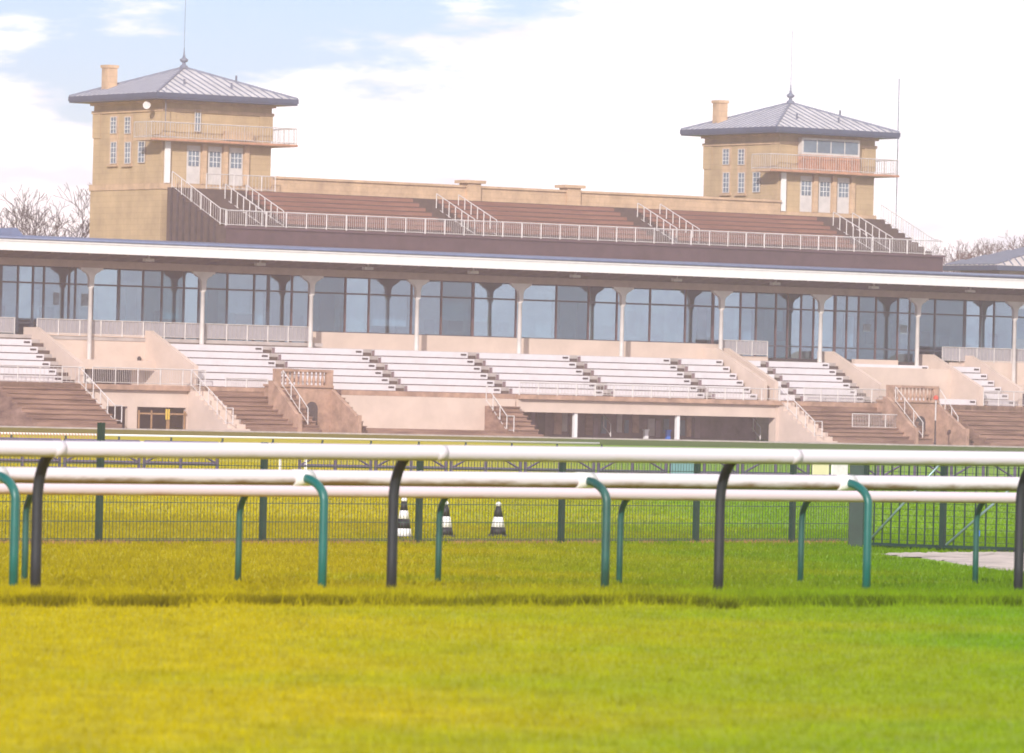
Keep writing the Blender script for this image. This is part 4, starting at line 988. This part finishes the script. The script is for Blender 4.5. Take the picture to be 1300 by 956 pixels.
tree(48,246,40,'spreading bare tree second from the left tower, thin twigs',1.1,seed=11,fork=.5,r0=.24)
tree(20,262,36,'lower bare tree near the left edge, behind the canopy',1.1,seed=21,fork=.45,r0=.2)
tree(-8,268,42,'bare tree cut by the left edge of view',1.1,seed=33,fork=.5,r0=.2)
tree(108,270,27,'small bare tree tight against the left tower wall',1.0,seed=44,fork=.55,r0=.2)
for i,(x,y,l) in enumerate(((1200,322,'lowest reddish bare bush peeping out beyond the gallery end'),(1222,312,'thin reddish bare tree third from the gallery end'),(1247,310,'rounded reddish bare tree above the roof eave'),(1212,316,'low reddish bare tree just right of the gallery end'),(1232,308,'reddish bare tree left of the pale ribbed roof'),(1262,306,'bushy reddish bare tree behind the left slope of the ribbed roof'),(1288,300,'tallest reddish bare tree at the right edge'),(1318,302,'reddish bare tree cut by the right edge of view'))):
    tree(x,y,48+i*4,l,1.4,M_BARK2,7,'reddish bare trees at the right',seed=50+i,fork=.5,r0=.2)

# ------------------------------------------------------------------ haze, sky, sun
mb = MB().box(-1500,1500,-80,1450,-1.6,40)
hz = solo('haze', mb, None, 'pale bright haze hanging over the racecourse', 'haze', org=(0,0,-1.6), kind='stuff', stand=False)
hm = bpy.data.materials.new('haze_air'); hm.use_nodes = True; nt = hm.node_tree; nt.nodes.remove(nt.nodes['Principled BSDF'])
pvn = nt.nodes.new('ShaderNodeVolumePrincipled'); pvn.inputs['Color'].default_value = (1.0,.77,.88,1); pvn.inputs['Density'].default_value = .00048; pvn.inputs['Anisotropy'].default_value = 0.1  # pink tint put into the air stands for the flare's glow
nt.links.new(pvn.outputs[0], nt.nodes['Material Output'].inputs['Volume']); hz.data.materials.append(hm)

sun_dir = Vector((-.25,-1.0,.45)).normalized()
el = math.asin(sun_dir.z); az = math.atan2(sun_dir.x, sun_dir.y)
sd = bpy.data.lights.new('sun','SUN'); sd.energy = 4.2; sd.angle = R(.6); sd.color = (1,.94,.88)
so = bpy.data.objects.new('sun', sd); so.rotation_euler = sun_dir.to_track_quat('Z','Y').to_euler(); col.objects.link(so); so.location = (0,-20,60)
w = bpy.data.worlds.new('World'); scene.world = w; w.use_nodes = True; nt = w.node_tree; nd = nt.nodes; lk = nt.links
bg = nd['Background']; bg.inputs['Strength'].default_value = 0.11
sky = nd.new('ShaderNodeTexSky'); sky.sky_type = 'NISHITA'; sky.sun_disc = False; sky.sun_elevation = el; sky.sun_rotation = az; sky.air_density = 1.0; sky.dust_density = .3; sky.ozone_density = 2.0
tc = nd.new('ShaderNodeTexCoord'); mp = nd.new('ShaderNodeMapping'); mp.inputs['Scale'].default_value = (26,26,95); mp.inputs['Location'].default_value = (3.1,0,1.2)
lk.new(tc.outputs['Generated'], mp.inputs[0])
n1 = nd.new('ShaderNodeTexNoise'); n1.inputs['Scale'].default_value = 1.0; n1.inputs['Detail'].default_value = 9; n1.inputs['Roughness'].default_value = .56; lk.new(mp.outputs[0], n1.inputs['Vector'])
# cloud bank: thick low down and towards the right, breaking up high on the left
sx = nd.new('ShaderNodeSeparateXYZ'); lk.new(tc.outputs['Generated'], sx.inputs[0])
cz = nd.new('ShaderNodeMapRange'); cz.inputs['From Min'].default_value = .040; cz.inputs['From Max'].default_value = .053; cz.inputs['To Min'].default_value = .26; cz.inputs['To Max'].default_value = -.08; lk.new(sx.outputs['Z'], cz.inputs['Value'])
cx_ = nd.new('ShaderNodeMapRange'); cx_.inputs['From Min'].default_value = -.03; cx_.inputs['From Max'].default_value = .03; cx_.inputs['To Min'].default_value = 0; cx_.inputs['To Max'].default_value = .3; lk.new(sx.outputs['X'], cx_.inputs['Value'])
a1 = nd.new('ShaderNodeMath'); a1.operation = 'ADD'; lk.new(n1.outputs['Fac'], a1.inputs[0]); lk.new(cz.outputs[0], a1.inputs[1])
a2 = nd.new('ShaderNodeMath'); a2.operation = 'ADD'; lk.new(a1.outputs[0], a2.inputs[0]); lk.new(cx_.outputs[0], a2.inputs[1])
cm = nd.new('ShaderNodeMapRange'); cm.inputs['From Min'].default_value = .45; cm.inputs['From Max'].default_value = .61; cm.interpolation_type = 'SMOOTHSTEP'; lk.new(a2.outputs[0], cm.inputs['Value'])
n2 = nd.new('ShaderNodeTexNoise'); n2.inputs['Scale'].default_value = 1.7; n2.inputs['Detail'].default_value = 6; lk.new(mp.outputs[0], n2.inputs['Vector'])
cr = nd.new('ShaderNodeValToRGB'); cr.color_ramp.elements[0].color = (8.2,8.2,8.9,1); cr.color_ramp.elements[1].color = (11.8,11.4,11.5,1); cr.color_ramp.elements[0].position = .35; cr.color_ramp.elements[1].position = .6; lk.new(n2.outputs['Fac'], cr.inputs[0])
bl = nd.new('ShaderNodeMix'); bl.data_type = 'RGBA'; bl.blend_type = 'MULTIPLY'; bl.inputs['Factor'].default_value = 1; bl.inputs['B'].default_value = (.66,.74,1.06,1); lk.new(sky.outputs[0], bl.inputs['A'])
mx = nd.new('ShaderNodeMix'); mx.data_type = 'RGBA'; lk.new(cm.outputs[0], mx.inputs['Factor']); lk.new(bl.outputs['Result'], mx.inputs['A']); lk.new(cr.outputs[0], mx.inputs['B'])
lk.new(mx.outputs['Result'], bg.inputs['Color'])

vs = scene.view_settings; vs.view_transform = 'Standard'; vs.look = 'None'; vs.gamma = 1; vs.exposure = 0.28; vs.use_curve_mapping = False
scene.cycles.max_bounces = 6; scene.cycles.volume_bounces = 1; scene.cycles.transparent_max_bounces = 12
